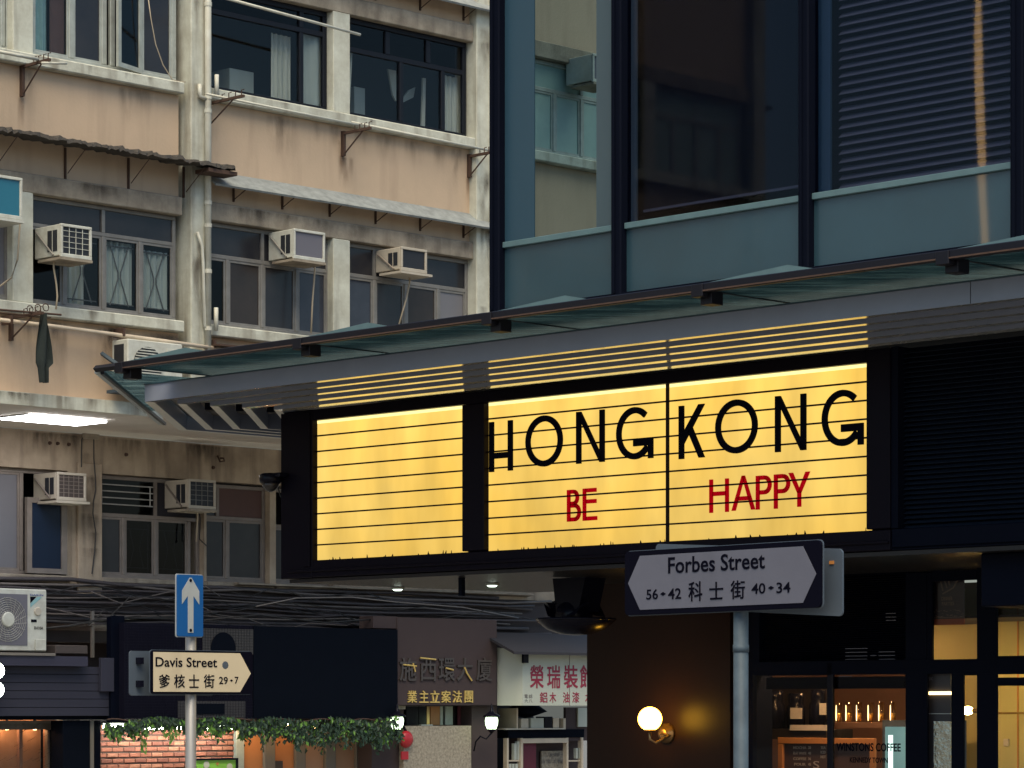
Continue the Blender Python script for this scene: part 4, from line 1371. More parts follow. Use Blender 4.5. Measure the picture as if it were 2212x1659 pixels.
def gbox(mb, u0, u1, v0, v1, y0, y1, uz=None):       # v at column uz
    uz = uz or (u0 + u1) / 2
    a, b = tc(u0, -y0), tc(u1, -y0)
    return mb.box(a, b, y0, y1, zc(uz, v1, -y0), zc(uz, v0, -y0))


part('panelled_wall', MB().box(tg(1268), tg(1577), yG, yG + .25, 0.1, 3.51), WOODW, caf)
part('wall_end', MB().box(tg(1577) + .001, tg(1626), yG + .05, yG + .25, .1, 3.51), BLK, caf)
part('side_wall', MB().box(tg(1268) + .02, tg(1268) + .2, yG + .251, yG + 7, .1, 3.51), BLK, caf)
# louvred transom above the window
tl = MB()
z = zg(1790, 1425)
while z < 3.44:
    tl.prof([(yG + .02, z), (yG + .022, z - .003), (yG + .06, z + .010), (yG + .058, z + .013)], tg(1640), tg(1952)); z += .0175
part('transom_louvres', tl, BLK, caf, kind='stuff')
part('transom_back', MB().box(tg(1626), tg(1955), yG + .09, yG + .11, zg(1790, 1430), 3.51), BLK, caf)
part('transom_frame', MB().box(tg(1626), tg(1640), yG, yG + .09, zg(1790, 1430), 3.505), BLK, caf)
part('beam', MB().box(tg(1626), tg(2400), yG - .02, yG + .12, zg(1790, 1458), zg(1790, 1428)), BLK, caf)
part('awning_box', MB().box(tg(1650), tg(1953), yG + .03, yG + .07, zg(1790, 1488), zg(1790, 1462)), BLK, caf)
part('soffit_box', MB().box(tc(2118, -.2), TR, .2, 1.9, 3.1, 3.469), BLK, caf, bevel=.01)
for (u0, u1, v) in ((1826, 1873, 1401), (1826, 1873, 1409), (1826, 1873, 1417), (1826, 1873, 1424), (1898, 1933, 1408), (1898, 1933, 1416), (1880, 1893, 1416), (1898, 1933, 1424), (1913, 1935, 1325), (1913, 1935, 1333), (1913, 1935, 1340), (1812, 1936, 1454), (1812, 1840, 1461)):
    m = MB(); gbox(m, u0, u1, v - .7, v + .7, yG + .012, yG + .018); part('painted_glint', m, ACG, caf)  # grey slivers painted as glints of room light between the louvres
# posts and door frames
for (u0, u1, v0, v1) in ((1955, 2002, 1236, 1760), (2054, 2080, 1425, 1760), (2109, 2152, 1180, 1760), (2002, 2013, 1236, 1426), (2080, 2109, 1425, 1459), (2013, 2054, 1425, 1439)):
    m = MB(); gbox(m, u0, u1, v0, v1, yG - .01, yG + .022); part('door_frame', m, BLK, caf, bevel=.006)
m = MB(); gbox(m, 2013, 2109, 1232, 1254, yG - .012, yG + .02); part('door_head', m, BLK, caf)
for (v0, v1) in ((1180, 1312), (1416, 1456), (1463, 1481)):
    m = MB(); gbox(m, 2152, 2300, v0, v1, yG - .012, yG + .02); part('window_rail', m, BLK, caf)
m = MB(); gbox(m, 1785, 1798, 1430, 1760, yG - .02, yG + .015); part('window_mullion', m, BLACKG, caf, bevel=.008)
m = MB(); gbox(m, 1626, 1785, 1458, 1760, yG + .02, yG + .026); part('shop_pane', m, SGLS, caf)
m = MB(); gbox(m, 1798, 1955, 1458, 1760, yG + .02, yG + .026)
pane_r = part('shop_pane', m, SGLS, caf)
def lettering(body, u0, u1, v0, v1, y, mt, par, bold=.01, th=.003, uz=None, nm='lettering'):
    uz = uz or (u0 + u1) / 2
    return part(nm, text_mb(body, tc(u0, -y), tc(u1, -y), zc(uz, v1, -y), zc(uz, v0, -y), y, th, bold), mt, par)


lettering('WINSTONS COFFEE', 1807, 1946, 1605, 1623, yG + .018, INK, pane_r, .022)
lettering('KENNEDY TOWN', 1836, 1918, 1636, 1648, yG + .018, INK, pane_r, .02)
m = MB(); gbox(m, 2013, 2109, 1254, 1425, yG + .03, yG + .034); part('poster_pane', m, SGLS, caf)
m = MB(); gbox(m, 2152, 2300, 1312, 1416, yG + .03, yG + .034); part('side_pane', m, SGLS, caf)
m = MB(); gbox(m, 2152, 2300, 1481, 1760, yG + .03, yG + .034); part('side_pane', m, SGLS, caf)
m = MB(); gbox(m, 2080, 2109, 1459, 1760, yG + .03, yG + .034); part('door_pane', m, SGLS, caf)
# interior: back walls, ceiling
part('cafe_back_wall', MB().box(tg(1577) - 1.3, tg(1990), yG + 2.6, yG + 2.7, .1, 3.5), WARMW, caf)
part('cafe_side_wall', MB().box(tg(1577) - 1.3, tg(1577) - 1.25, yG + .26, yG + 2.6, .1, 3.5), WARMW, caf)
part('cafe_ceiling', MB().box(tg(1577) - 1.3, tg(2500), yG + .26, yG + 2.7, 3.1, 3.12), DARKIN, caf)
part('passage_wall', MB().box(tc(2120, -3.2), tc(2400, -3.2), yG + 1.2, yG + 1.25, .1, 3.4), YELW, caf)
part('passage_wall_end', MB().box(tc(1990, -3.6), tc(2121, -3.6), yG + 1.6, yG + 1.65, .1, 3.4), YELW, caf)
part('wall_groove', MB().box(tc(2197, -3.19), tc(2199, -3.19), yG + 1.19, yG + 1.2, .1, 3.4), BOARDF, caf)
part('light_switch', MB().box(tc(2167, -3.18), tc(2178, -3.18), yG + 1.18, yG + 1.199, zc(2170, 1612, -3.18), zc(2170, 1596, -3.18)), PAPER, caf, bevel=.004)
# added lamps kept out of view, fill light for the cafe and passage
for (x, y, z, lb) in ((tc(1830, -3.2), 3.2, 2.95, 'over the glasses'), (tc(1735, -2.25), 2.26, 2.93, 'over the menu board'), (tc(1865, -2.25), 2.26, 2.93, 'over the lettered window'), (tc(2255, -2.7), 2.7, 2.85, 'in the passage at right')):
    q = part('fill_lamp', MB().lathe([(.03, .14), (.06, .12), (.13, .02), (.135, .02)], (x, y, z), 16), BLACKG, caf, smooth=True)
    part('bulb', MB().lathe([(.02, -.03), (.06, 0), (.07, .03), (.03, .07)], (x, y, z), 14), E_YEL if 'passage' in lb else E_WARM, q, smooth=True)
    part('cord', MB().tube([(x, y, z + .12), (x, y, z + .16)], .006, 5), CABLE, q)

# globe wall lamp on the panelled wall
dl = -1.72
x, z = tc(1404, dl), zc(1404, 1553, dl)
r = 26 * (CC - R2 * dl) / (1 + (1404 - CU) / F) / F
t = thing(CF, 'globe_wall_lamp', 'glowing round globe lamp on a curved brass arm on the dark wall', 'lamp', (x, 1.72, z))
pr = [(r * math.sin(rad(a)), -r * math.cos(rad(a))) for a in range(28, 181, 12)]
part('globe', MB().lathe(pr, (x, 1.72, z), 24), E_GLOBE, t, smooth=True)
part('gallery', MB().lathe([(r * .5, -r * 1.0), (r * .52, -r * .88)], (x, 1.72, z), 18), BRASS, t, smooth=True)
xw = tc(1440, -1.99)
zw = z - 34 * .0036
part('arm', MB().tube([(x, 1.72, z - r), (x, 1.72, z - r - .07), (x + .03, 1.76, z - r - .10), (x + .10, 1.85, z - r - .04), (xw, 1.93, zw), (xw, 1.97, zw)], .012, 8), BRASS, t, smooth=True)
part('wall_rose', MB().lathe([(.035, -.07), (.05, -.06), (.05, -.045), (.07, -.04), (.07, -.025), (.085, -.02), (.085, 0)], (xw, 1.998, zw), 18, 'y'), BRASS, t, smooth=True)

# shelf with canisters and cards
y0 = yG + .66
m = MB(); gbox(m, 1642, 1785, 1575, 1596, y0, y0 + .35)
part('dark_backdrop', gbox(MB(), 1650, 1786, 1470, 1597, y0 + .37, y0 + .39), SHELFM, caf)  # dark sheet added behind the canisters to darken this window
t = thing(CF, 'display_shelf', 'dark shelf inside the cafe window carrying the black canisters', 'shelf', (tc(1700, -y0), y0, zc(1700, 1596, -y0)))
part('board', m, SHELFM, t)
m = MB(); gbox(m, 1706, 1785, 1566, 1578, y0 - .02, y0 - .002); part('price_strip', m, PAPER, t)
m = MB(); gbox(m, 1625, 1648, 1486, 1572, y0 + .25, y0 + .3)
solo(CF, 'timber_post', m, BOARDF, 'orange lit timber post inside the cafe window beside the grey sign post', 'post', (tc(1636, -y0), y0 + .25, zc(1636, 1572, -y0)))
for i, (u0, u1, v0) in enumerate(((1654, 1690, 1492), (1704, 1735, 1498), (1752, 1783, 1490))):
    yc = y0 + .16; x = (tc(u0, -yc) + tc(u1, -yc)) / 2; rr = (tc(u1, -yc) - tc(u0, -yc)) / 2
    z0, z1 = zc(u0, 1575, -yc) + .004, zc(u0, v0, -yc)
    lb = ['leftmost black coffee canister without a card on the cafe shelf', 'black coffee canister with a square paper card on the cafe shelf', 'black coffee canister with a tall paper card beside the window mullion'][i]
    t = thing(CF, 'coffee_canister', lb, 'canister', (x, yc, z0), 'canisters on the cafe shelf')
    part('body', MB().lathe([(rr, 0), (rr, (z1 - z0) * .62), (rr * .8, (z1 - z0) * .7), (rr * .85, (z1 - z0) * .8), (rr * .85, z1 - z0)], (x, yc, z0), 16), BLACKG, t, smooth=True)
    if i:
        m = MB(); gbox(m, *((1707, 1732, 1529, 1553) if i == 1 else (1770, 1784, 1519, 1544)), yc - rr - .012, yc - rr - .006); part('card', m, PAPER, t)
# menu board
yb = yG + .52
t = thing(CF, 'menu_board', 'chalk menu board in an orange wooden frame behind the cafe window', 'menu board', (tc(1780, -yb), yb, 1.6))
m = MB(); gbox(m, 1682, 1888, 1594, 1780, yb, yb + .02); part('board', m, BOARD, t)
for (u0, u1, v0, v1) in ((1680, 1889, 1594, 1607), (1680, 1690, 1607, 1780), (1878, 1889, 1607, 1780)):
    m = MB(); gbox(m, u0, u1, v0, v1, yb - .03, yb - .001); part('frame_bar', m, BOARDF, t, bevel=.003)
for i, (s_, u0, u1) in enumerate((('MOCHA', 1714, 1742), ('FLAT WHITE', 1714, 1742), ('COFFEE', 1714, 1742), ('POUR', 1716, 1741))):
    v = 1612 + i * 12
    lettering(s_, u0, u1, v, v + 6, yb - .001, CHALK, t, .01)
    lettering(('38', '40', '36', '45')[i], 1746, 1752, v, v + 6, yb - .001, CHALK, t, .01)
lettering('S', 1757, 1770, 1644, 1660, yb - .001, CHALK, t, .0)
lettering('TEA', 1773, 1784, 1612, 1618, yb - .001, CHALK, t); lettering('ICED', 1773, 1784, 1622, 1628, yb - .001, CHALK, t); lettering('HOT', 1773, 1784, 1632, 1638, yb - .001, CHALK, t)
# glasses on the back shelf
ys = yG + 1.2
m = MB(); gbox(m, 1790, 1950, 1561, 1572, ys, ys + .4)
solo(CF, 'glass_shelf', m, WARMW, 'warm lit shelf behind the cafe window holding a row of glasses', 'shelf', (tc(1860, -ys), ys, zc(1860, 1572, -ys)))
BOT = mat('amber_glass', (.55, .35, .12), .12, .6)
for i, u in enumerate((1812, 1833, 1856, 1881, 1904, 1929)):
    yc = ys + .1; x = tc(u, -yc); z0 = zc(u, 1561, -yc) + .003; hh = .17; rr = .028
    t = thing(CF, 'drinking_glass', ['first glass from the window mullion in the row of lit glasses', 'second glass from the window mullion in the row', 'third glass from the window mullion in the row', 'fourth glass from the window mullion in the row', 'fifth glass from the window mullion, next to the fridge light', 'last glass of the row behind the fridge light'][i], 'glass', (x, yc, z0), 'glasses on the back shelf')
    part('bowl', MB().lathe([(rr * .8, 0), (rr, hh * .4), (rr * .95, hh), (rr * .7, hh)], (x, yc, z0), 14), GLASSJ, t, smooth=True)
    part('drink', MB().lathe([(rr * .7, .01), (rr * .8, hh * .45)], (x, yc, z0), 12), BOT, t, smooth=True)
    part('glint', MB().lathe([(.0025, hh * .08), (.004, hh * .3), (.0025, hh * .85)], (x, yc - rr - .008, z0), 8), E_LED_GLINT, t)  # glowing sliver stands in for the highlight on the glass
# fridge
yf = yG + .7
t = thing(CF, 'drinks_fridge', 'drinks fridge with cold teal light behind the word COFFEE', 'fridge', (tc(1935, -yf), yf, .2))
m = MB(); gbox(m, 1906, 2000, 1556, 1860, yf + .05, yf + .6); part('cabinet', m, PLATEB, t)
m = MB(); gbox(m, 1912, 1990, 1570, 1850, yf + .03, yf + .049); part('glowing_door', m, emit('lit_fridge_interior', (.50, .85, .78), .22, (.35, .65, .60), 4), t)  # door panel itself glows, standing in for the lit inside
m = MB(); gbox(m, 1919, 1924, 1588, 1840, yf - .01, yf + .02); part('tube', m, E_FRIDGE, t)
# poster and chalk boards by the door
yp = yG + .045
t = thing(CF, 'poster', 'dark framed event poster with sketched stripes behind the door glass', 'poster', (tc(2050, -yp), yp, zc(2050, 1350, -yp)))
m = MB(); gbox(m, 2008, 2082, 1236, 1336, yp, yp + .01); part('sheet', m, mat('dark_poster', (.035, .025, .03), .5), t)
m = MB(); gbox(m, 2008, 2082, 1337, 1350, yp - .004, yp + .01); part('orange_strip', m, mat('orange_strip', (.28, .07, .03), .6), t)
CH2 = mat('dim_print', (.20, .14, .11), .7)
m = MB()
for (p, q) in (((2033, 1256), (2038, 1276)), ((2041, 1254), (2047, 1270)), ((2050, 1252), (2052, 1264)), ((2037, 1283), (2060, 1270)), ((2060, 1270), (2070, 1252))):
    m.tube([(tc(p[0], -yp), yp - .004, zc(p[0], p[1], -yp)), (tc(q[0], -yp), yp - .004, zc(q[0], q[1], -yp))], .006, 5)
part('stripe_sketch', m, CH2, t)
lettering('DINNER', 2034, 2058, 1289, 1297, yp - .001, CH2, t); lettering('PARTIES', 2035, 2061, 1300, 1308, yp - .001, CH2, t)
m = MB()
random.seed(5)
for i in range(34):
    u = random.uniform(2010, 2079); v = random.uniform(1316, 1332) ; gbox(m, u, u + random.uniform(2, 6), v, v + random.uniform(.6, 1.5), yp - .003, yp - .001)
part('print_pattern', m, CH2, t)
m = MB(); gbox(m, 2010, 2083, 1333, 1334.2, yp - .003, yp - .001); part('sheet_edge', m, CH2, t)
m = MB(); gbox(m, 2002, 2054, 1426, 1760, yG + .06, yG + .08)
t = thing(CF, 'chalkboard_door', 'dark door with faint chalk writing and a lit strip across it', 'door', (tc(2028, -2.06), 2.06, .15))
part('leaf', m, mat('chalkboard', (.022, .022, .028), .5, col2=(.032, .032, .04), scale=10), t)
lettering('DRINK', 2007, 2052, 1440, 1449, yG + .059, ACG, t, .0)
lettering('SK', 2006, 2016, 1463, 1470, yG + .059, ACG, t, .0)
m = MB(); gbox(m, 2003, 2054, 1494, 1500.5, yG + .045, yG + .058); part('lit_strip', m, E_LED_GLINT, t)
m = MB(); gbox(m, 2003, 2054, 1541, 1542.5, yG + .045, yG + .058); part('edge_rail', m, TRIM, t)
m = MB(); gbox(m, 2017, 2054, 1558, 1760, yG + .04, yG + .058); part('foil_panel', m, SILV, t)
# bulb
yq = yG + .5
x, z = tc(2091, -yq), zc(2091, 1535, -yq)
t = thing(CF, 'wall_bulb', 'glaring warm light bulb between the dark door frames', 'lamp', (x, yq, z))
part('bulb', MB().lathe([(.012, -.045), (.03, -.03), (.034, 0), (.026, .03), (.014, .045)], (x, yq, z), 14, 'x'), E_BULB, t, smooth=True)
part('socket', MB().lathe([(.018, .046), (.018, .09)], (x, yq, z), 12, 'x'), BRASS, t)
part('bracket', MB().tube([(x + .09, yq, z), (x + .09, yq + .3, z - .02), (x + .09, yG + 1.2, z - .02)], .01, 6), BRASS, t)

# ------------------------------------------------------------------ fan under the marquee and the camera dome
fx, fy = tc(1248, -.9), .9
zt = 3.46
t = thing(CF, 'outdoor_fan', 'black industrial fan in a round cage hanging under the marquee', 'fan', (fx, fy, zt))
cz_ = zc(1250, 1322, -.9)
part('drop_box', MB().prism([(fx - .17, zt), (fx - .13, cz_ - .0), (fx + .12, cz_), (fx + .20, zt)], fy - .12, fy + .12), BLACKG, t)
part('motor', MB().lathe([(.10, -.14), (.13, -.08), (.13, .06), (.06, .12)], (fx - .02, fy, cz_ - .03), 18, 'y'), BLACKG, t, smooth=True)
bl = MB()
for k in range(3):
    a_ = rad(200 + 120 * k); c, s_ = math.cos(a_), math.sin(a_)
    P = []
    for (rr, hw, tw) in ((.06, .04, .02), (.14, .09, .05), (.22, .10, .06), (.27, .04, .05)):
        for sg_ in (-1, 1): P.append((fx - .02 + c * rr - s_ * hw * sg_, fy + s_ * rr + c * hw * sg_, cz_ + .02 + tw * sg_))
    bl.add(P, [(0, 1, 3, 2), (2, 3, 5, 4), (4, 5, 7, 6)])
part('blades', bl, BLACKG, t, kind='stuff')
part('guard_bowl', MB().lathe([(.02, -.13), (.13, -.12), (.24, -.08), (.315, -.02), (.32, .0), (.31, .0), (.23, -.07), (.02, -.115)], (fx - .02, fy, cz_ - .06), 36), BLACKG, t, smooth=True)
part('guard_rim', MB().tube([(fx - .02 + .32 * math.cos(k * .1745), fy + .32 * math.sin(k * .1745), cz_ - .06) for k in range(37)], .012, 6), BLACKG, t, smooth=True)
part('guard_stay', MB().tube([(fx - .3, fy, cz_ - .05), (fx - .28, fy, cz_ + .08), (fx - .14, fy, cz_ + .14)], .012, 6), BLACKG, t)

dx0 = -.06
x, z = TS0 - .03, zc(610, 1042, .1)
t = thing(CF, 'security_camera', 'small dark dome security camera on the left end of the marquee', 'camera', (x, -.1, z))
part('mount', MB().box(x, x + .14, -.13, -.03, z + .045, z + .085), BLACKG, t, bevel=.008)
part('collar', MB().lathe([(.085, .0), (.095, .02), (.095, .07), (.07, .085)], (x - .01, -.10, z), 20), BLACKG, t, smooth=True)
part('dome', MB().lathe([(.012, -.075), (.045, -.06), (.07, -.025), (.078, 0)], (x - .01, -.10, z), 20), mat('smoked_dome', (.05, .045, .045), .12, .4), t, smooth=True)
part('lens', MB().lathe([(.02, -.07), (.02, -.055)], (x + .01, -.11, z + .03), 10, 'y'), ALUW, t)
part('lead', MB().tube([(x + .02, -.05, z - .0), (x + .0, .0, z - .10), (x + .05, .02, z - .16), (x + .055, .02, z - .26)], .007, 5), CABLE, t)


# ================================================================== STREET NAME SIGNS
def rrect(x0, x1, z0, z1, r, n=5):
    P = []
    for (cx, cz2, a0) in ((x1 - r, z0 + r, -90), (x1 - r, z1 - r, 0), (x0 + r, z1 - r, 90), (x0 + r, z0 + r, 180)):
        for k in range(n + 1):
            a_ = rad(a0 + 90 * k / n); P.append((cx + r * math.cos(a_), cz2 + r * math.sin(a_)))
    return P


def dia(cx, cz2, a, b): return [(cx, cz2 - b), (cx + a, cz2), (cx, cz2 + b), (cx - a, cz2)]


def W(u, v, Y): return ((u - CU) / F * Y, Y, ZC + (VH - v) * Y / F)


# ---- near sign
YF = 13.7
px_, _, _ = W(1586, 1250, YF)
FS = Frame(px_, YF, -43)
hp = 142 * YF / F                     # plate height
zcn = W(1557, 1249, YF)[2]
wl = (1586 - 1358) * YF / F / math.cos(rad(43)) * .985; wr = (1757 - 1586) * YF / F / math.cos(rad(43)) * 1.01
t = thing(FS, 'street_name_sign', 'grey street name sign reading Forbes Street on a galvanised post in front of the cafe', 'street sign', (0, 0, 0))
part('post', MB().lathe([(.035, 0), (.035, zcn + hp * .35)], (0, .05, 0), 20), GALV, t, smooth=True)
part('post_band', MB().lathe([(.0375, 0), (.0375, .035)], (0, .05, zcn - hp * .5 - .19), 20), GALV, t, smooth=True)


def skew(mb, k):                      # plate hangs slightly out of level
    mb.v = [(x, y, z + k * x) for x, y, z in mb.v]
    return mb


kk = .010
z0, z1 = zcn - hp / 2, zcn + hp / 2
pl = part('name_plate', skew(MB().prism(rrect(-wl, wr, z0, z1, .022), -.012, .004), kk), INK, t)
pt = part('plate_rim', skew(MB().prism(rrect(-wl - .004, wr + .004, z0 - .004, z1 + .004, .024), .005, .011), kk), PLATEB, t)
e = .012; pw = .085
face = [(-wl + pw + .012, z0 + e + .012), (wr - pw - .012, z0 + e + .012), (wr - .022, zcn), (wr - pw - .012, z1 - e - .012), (-wl + pw + .012, z1 - e - .012), (-wl + .022, zcn)]
fc = part('arrow_face', skew(MB().prism(face, -.0145, -.0125), kk), PLATEG, pl)


def sx(u):                            # plate x for a picture column
    x = (u - CU) / F
    c, s_ = math.cos(rad(43)), math.sin(rad(43))
    # point = (px + c*q, YF - s*q)
    return (x * YF - px_) / (c + x * s_)


def srow(body, u0, u1, v0, v1, bold=.012):
    um_ = (u0 + u1) / 2
    a, b = sx(u0), sx(u1); xm = (a + b) / 2
    Yq = YF - math.sin(rad(43)) * xm
    zt_, zb_ = ZC + (VH - v0) * Yq / F - kk * xm, ZC + (VH - v1) * Yq / F - kk * xm
    part('lettering', skew(text_mb(body, a, b, zb_, zt_, -.015, .002, bold), kk), INK, pl)


srow('Forbes Street', 1448, 1657, 1198, 1234, .014)
srow('56', 1401, 1426, 1273, 1295); srow('42', 1448, 1476, 1271, 1294)
srow('科', 1492, 1522, 1256, 1299, .012); srow('士', 1537, 1567, 1257, 1295, .012); srow('街', 1583, 1614, 1254, 1294, .012)
srow('40', 1628, 1658, 1260, 1283); srow('34', 1682, 1712, 1258, 1281)
for u, v in ((1437, 1283), (1670, 1270)):
    q = sx(u); Yq = YF - math.sin(rad(43)) * q
    part('diamond', skew(MB().prism(dia(q, ZC + (VH - v) * Yq / F - kk * q, .017, .009), -.017, -.0151), kk), INK, pl)
# second plate seen from behind, at right angles
rx0, rx1 = sx(1408) - .06, sx(1810) - .05
bp = MB().prism(rrect(rx0, rx1, z0 - .002, z1 + .0, .022), .10, .112)
bp.v = [(x, y, z - .058 * (x - .0)) for x, y, z in bp.v]
rp = part('rear_plate', bp, PLATEB, t)
st = MB().box(rx1 - .07, rx1 - .045, .094, .099, z1 - .10, z1 - .085); part('sticker', st, BOARDF, rp)

# ---- far sign
YD = 20.3
px2 = W(421.5, 1450, YD)[0]
AD = 43
DS = Frame(px2, YD, AD)
zc2 = W(434, 1453, YD)[2]; hp2 = 94 * YD / F
cD, sD = math.cos(rad(AD)), math.sin(rad(AD))


def dx2(u, off=0):
    x = (u - CU) / F
    return (x * YD - px2) / (cD - x * sD)


def dz2(u, v):
    q = dx2(u); Yq = YD + sD * q
    return ZC + (VH - v) * Yq / F


t = thing(DS, 'street_name_sign', 'cream street name sign reading Davis Street below a blue one way arrow', 'street sign', (0, 0, 0))
part('post', MB().lathe([(.0375, 0), (.0375, dz2(421, 1262))], (0, .05, 0), 20), POSTG, t, smooth=True)
x0, x1 = dx2(325), dx2(543); z0, z1 = dz2(421, 1499), dz2(421, 1406)
pl = part('name_plate', MB().prism(rrect(x0, x1, z0, z1, .02), -.012, .003), INK, t)
zm = (z0 + z1) / 2
part('plate_rim', MB().prism(rrect(x0 - .004, x1 + .004, z0 - .004, z1 + .004, .022), .004, .010), PLATEB, t)
part('arrow_face', MB().prism([(x0 + .014, z0 + .014), (dx2(516), z0 + .014), (dx2(539), zm - .004), (dx2(516), z1 - .012), (x0 + .014, z1 - .012)], -.0145, -.0125), PLATEY, pl)


def drow(body, u0, u1, v0, v1, bold=.012):
    um_ = (u0 + u1) / 2
    part('lettering', text_mb(body, dx2(u0), dx2(u1), dz2(um_, v1), dz2(um_, v0), -.015, .002, bold), INK, pl)


drow('Davis Street', 333, 466, 1420, 1441, .014)
for ch, u0, u1 in (('爹', 340, 364), ('核', 373, 396), ('士', 405, 427), ('街', 437, 460)): drow(ch, u0, u1, 1457, 1486, .012)
drow('29', 470, 489, 1462, 1478); drow('7', 504, 512, 1462, 1477)
part('diamond', MB().prism(dia(dx2(497), dz2(497, 1470), .014, .008), -.017, -.0151), INK, pl)
part('smudge', MB().lathe([(.02, -.0005), (.028, .0005)], (dx2(484), -.0152, dz2(484, 1437)), 9, 'y'), PLATEB, pl)
# rear plate
xa, xb = dx2(297) + .01, dx2(330)
rp = part('rear_plate', MB().prism(rrect(dx2(299), dx2(480), z0 - .012, z1 - .004, .02), .10, .112), PLATEB, t)
for v in (1427, 1477): part('bracket', MB().box(dx2(312), dx2(322), .06, .099, dz2(316, v + 7), dz2(316, v - 7)), BLACKG, rp)
# blue arrow
xa, xb = dx2(382), dx2(437); za, zb_ = dz2(410, 1375), dz2(410, 1242)
ap = part('arrow_plate', MB().prism(rrect(xa, xb, za, zb_, .012), -.010, .004), SIGNBLUE, t)
part('plate_edge', MB().prism(rrect(xa - .006, xb + .006, za - .006, zb_ + .006, .014), .0045, .012), SIGNW, t)
xm = (xa + xb) / 2; hw = (xb - xa)
hh = zb_ - za
AR = [(xm - hw * .11, za + hh * .06), (xm + hw * .11, za + hh * .06), (xm + hw * .11, za + hh * .66), (xm + hw * .34, za + hh * .52), (xm + hw * .34, za + hh * .74), (xm + hw * .04, za + hh * .955), (xm - hw * .04, za + hh * .955), (xm - hw * .34, za + hh * .74), (xm - hw * .34, za + hh * .52), (xm - hw * .11, za + hh * .66)]
part('arrow', MB().prism(AR, -.0125, -.0105), SIGNW, ap)
for zz in (za + hh * .10, za + hh * .91): part('bolt', MB().lathe([(.008, -.006), (.012, 0)], (xm, -.0126, zz), 8, 'y'), INK, ap)

# ================================================================== SHOPS UNDER THE TENEMENT
def sbox(mb, u0, u1, v0, v1, n, thick, uz=None):
    uz = u0 if uz is None else uz
    return mb.box(so(u0, n), so(u1, n), -n, -n + thick, zo(uz, v1, n), zo(uz, v0, n))


def stext(body, u0, u1, v0, v1, n, mt, par, bold=.015, th=.01, nm='lettering'):
    um_ = (u0 + u1) / 2
    return part(nm, text_mb(body, so(u0, n), so(u1, n), zo(um_, v1, n), zo(um_, v0, n), -n, th, bold), mt, par)


# dark back wall of the shop row
m = MB(); m.box(20, 33.5, yB + .35, yB + .45, 0, 3.35)
solo(OF, 'shop_back_wall', m, DARKIN, 'dark wall behind the row of shops', 'wall', (26, yB + .4, 0))
# left shop
n1 = -1.75
t = thing(OF, 'shop_fascia', 'purple grey boarded fascia above the plastic covered shop window', 'shop fascia', (so(120, n1), -n1, zo(0, 1556, n1)))
vv = [1437, 1455, 1474, 1492, 1510, 1529, 1548]
for i in range(6):
    m = MB(); sbox(m, -90, 238 if i > 2 else 244, vv[i], vv[i + 1] - 1.0, n1, .08); part('board', m, PURPLE, t, bevel=.003)
m = MB(); sbox(m, -90, 238, 1437, 1555, n1 - .09, .3); part('backing', m, BLK, t)
m = MB(); sbox(m, -90, 190, 1414, 1436, n1 + .15, .4); part('cover_box', m, mat('dark_fascia_box', (.03, .027, .05), .6), t)
m = MB(); sbox(m, -90, 120, 1407.5, 1413.5, n1 + .18, .5); part('unit_shelf', m, GREYP, t)
m = MB(); sbox(m, 120, 190, 1393, 1412, n1 + .1, .3); part('meter_box', m, ACN, t, bevel=.01)
m = MB(); sbox(m, 219, 247, 1421, 1494, n1 + .07, .06); part('meter_box', m, PURPLE, t, bevel=.006)
m = MB(); sbox(m, 247, 258, 1424, 1488, n1 + .0, .1); part('meter_box', m, ACN, t)
m = MB(); sbox(m, 198, 204, 1320, 1420, n1 - .4, .03); part('strut', m, GREYP, t)
for u, v in ((-4, 1449), (-5, 1490)):
    L_ = (so(u, n1 + .3), -n1 - .3, zo(u, v, n1 + .3))
    q = thing(OF, 'flood_lamp', ('upper' if v < 1470 else 'lower') + ' of the two glaring white lamps at the left picture edge', 'lamp', L_, 'lamps on the purple fascia')
    part('reflector', MB().lathe([(.10, .0), (.11, .02), (.05, .12), (.03, .2)], L_, 20, 'y'), BLACKG, q, smooth=True)
    part('lens', MB().lathe([(.03, -.035), (.08, -.02), (.098, -.001)], L_, 20, 'y'), E_FLOOD, q, smooth=True)
n2 = -2.1
t = thing(OF, 'shop_window', 'orange lit shop window covered in a creased clear plastic sheet', 'shop window', (so(60, n2), -n2, 0.2))
m = MB(); sbox(m, -90, 135, 1556, 1900, n2 - .35, .05); part('lit_room', m, ORWIN, t)
for (u0, u1) in ((42, 49), (99, 104), (-10, -4)):
    m = MB(); sbox(m, u0, u1, 1575, 1900, n2 - .1, .06); part('timber_mullion', m, WARMW, t)
m = MB(); sbox(m, -90, 135, 1557, 1577, n2 - .02, .05); part('head_board', m, GREYP, t)
m = MB(); sbox(m, 103, 136, 1578, 1900, n2 - .05, .06); part('side_board', m, GREYP, t)
cr = MB(); random.seed(3)
x0, x1, z1 = so(-90, n2), so(135, n2), zo(0, 1563, n2)
cr.sheet(x0, x1, .3, z1, -n2, .012, 7, 60, 0, 0, 10)
part('plastic_sheet', cr, glass('clear_plastic', (.75, .72, .68), .25, 1.35), t, smooth=True)
cr = MB()
for i in range(26):
    u = random.uniform(-5, 112); v = random.uniform(1570, 1655); du = random.uniform(8, 24)
    cr.tube([(so(u, n2 + .02), -n2 - .02, zo(u, v, n2)), (so(u + du * .5, n2 + .03), -n2 - .03, zo(u, v - du * .22, n2)), (so(u + du, n2 + .02), -n2 - .02, zo(u, v - du * .55, n2))], .0035, 4)
part('crease', cr, glass('crease_film', (.95, .9, .85), .2, 2.0), t, kind='stuff')
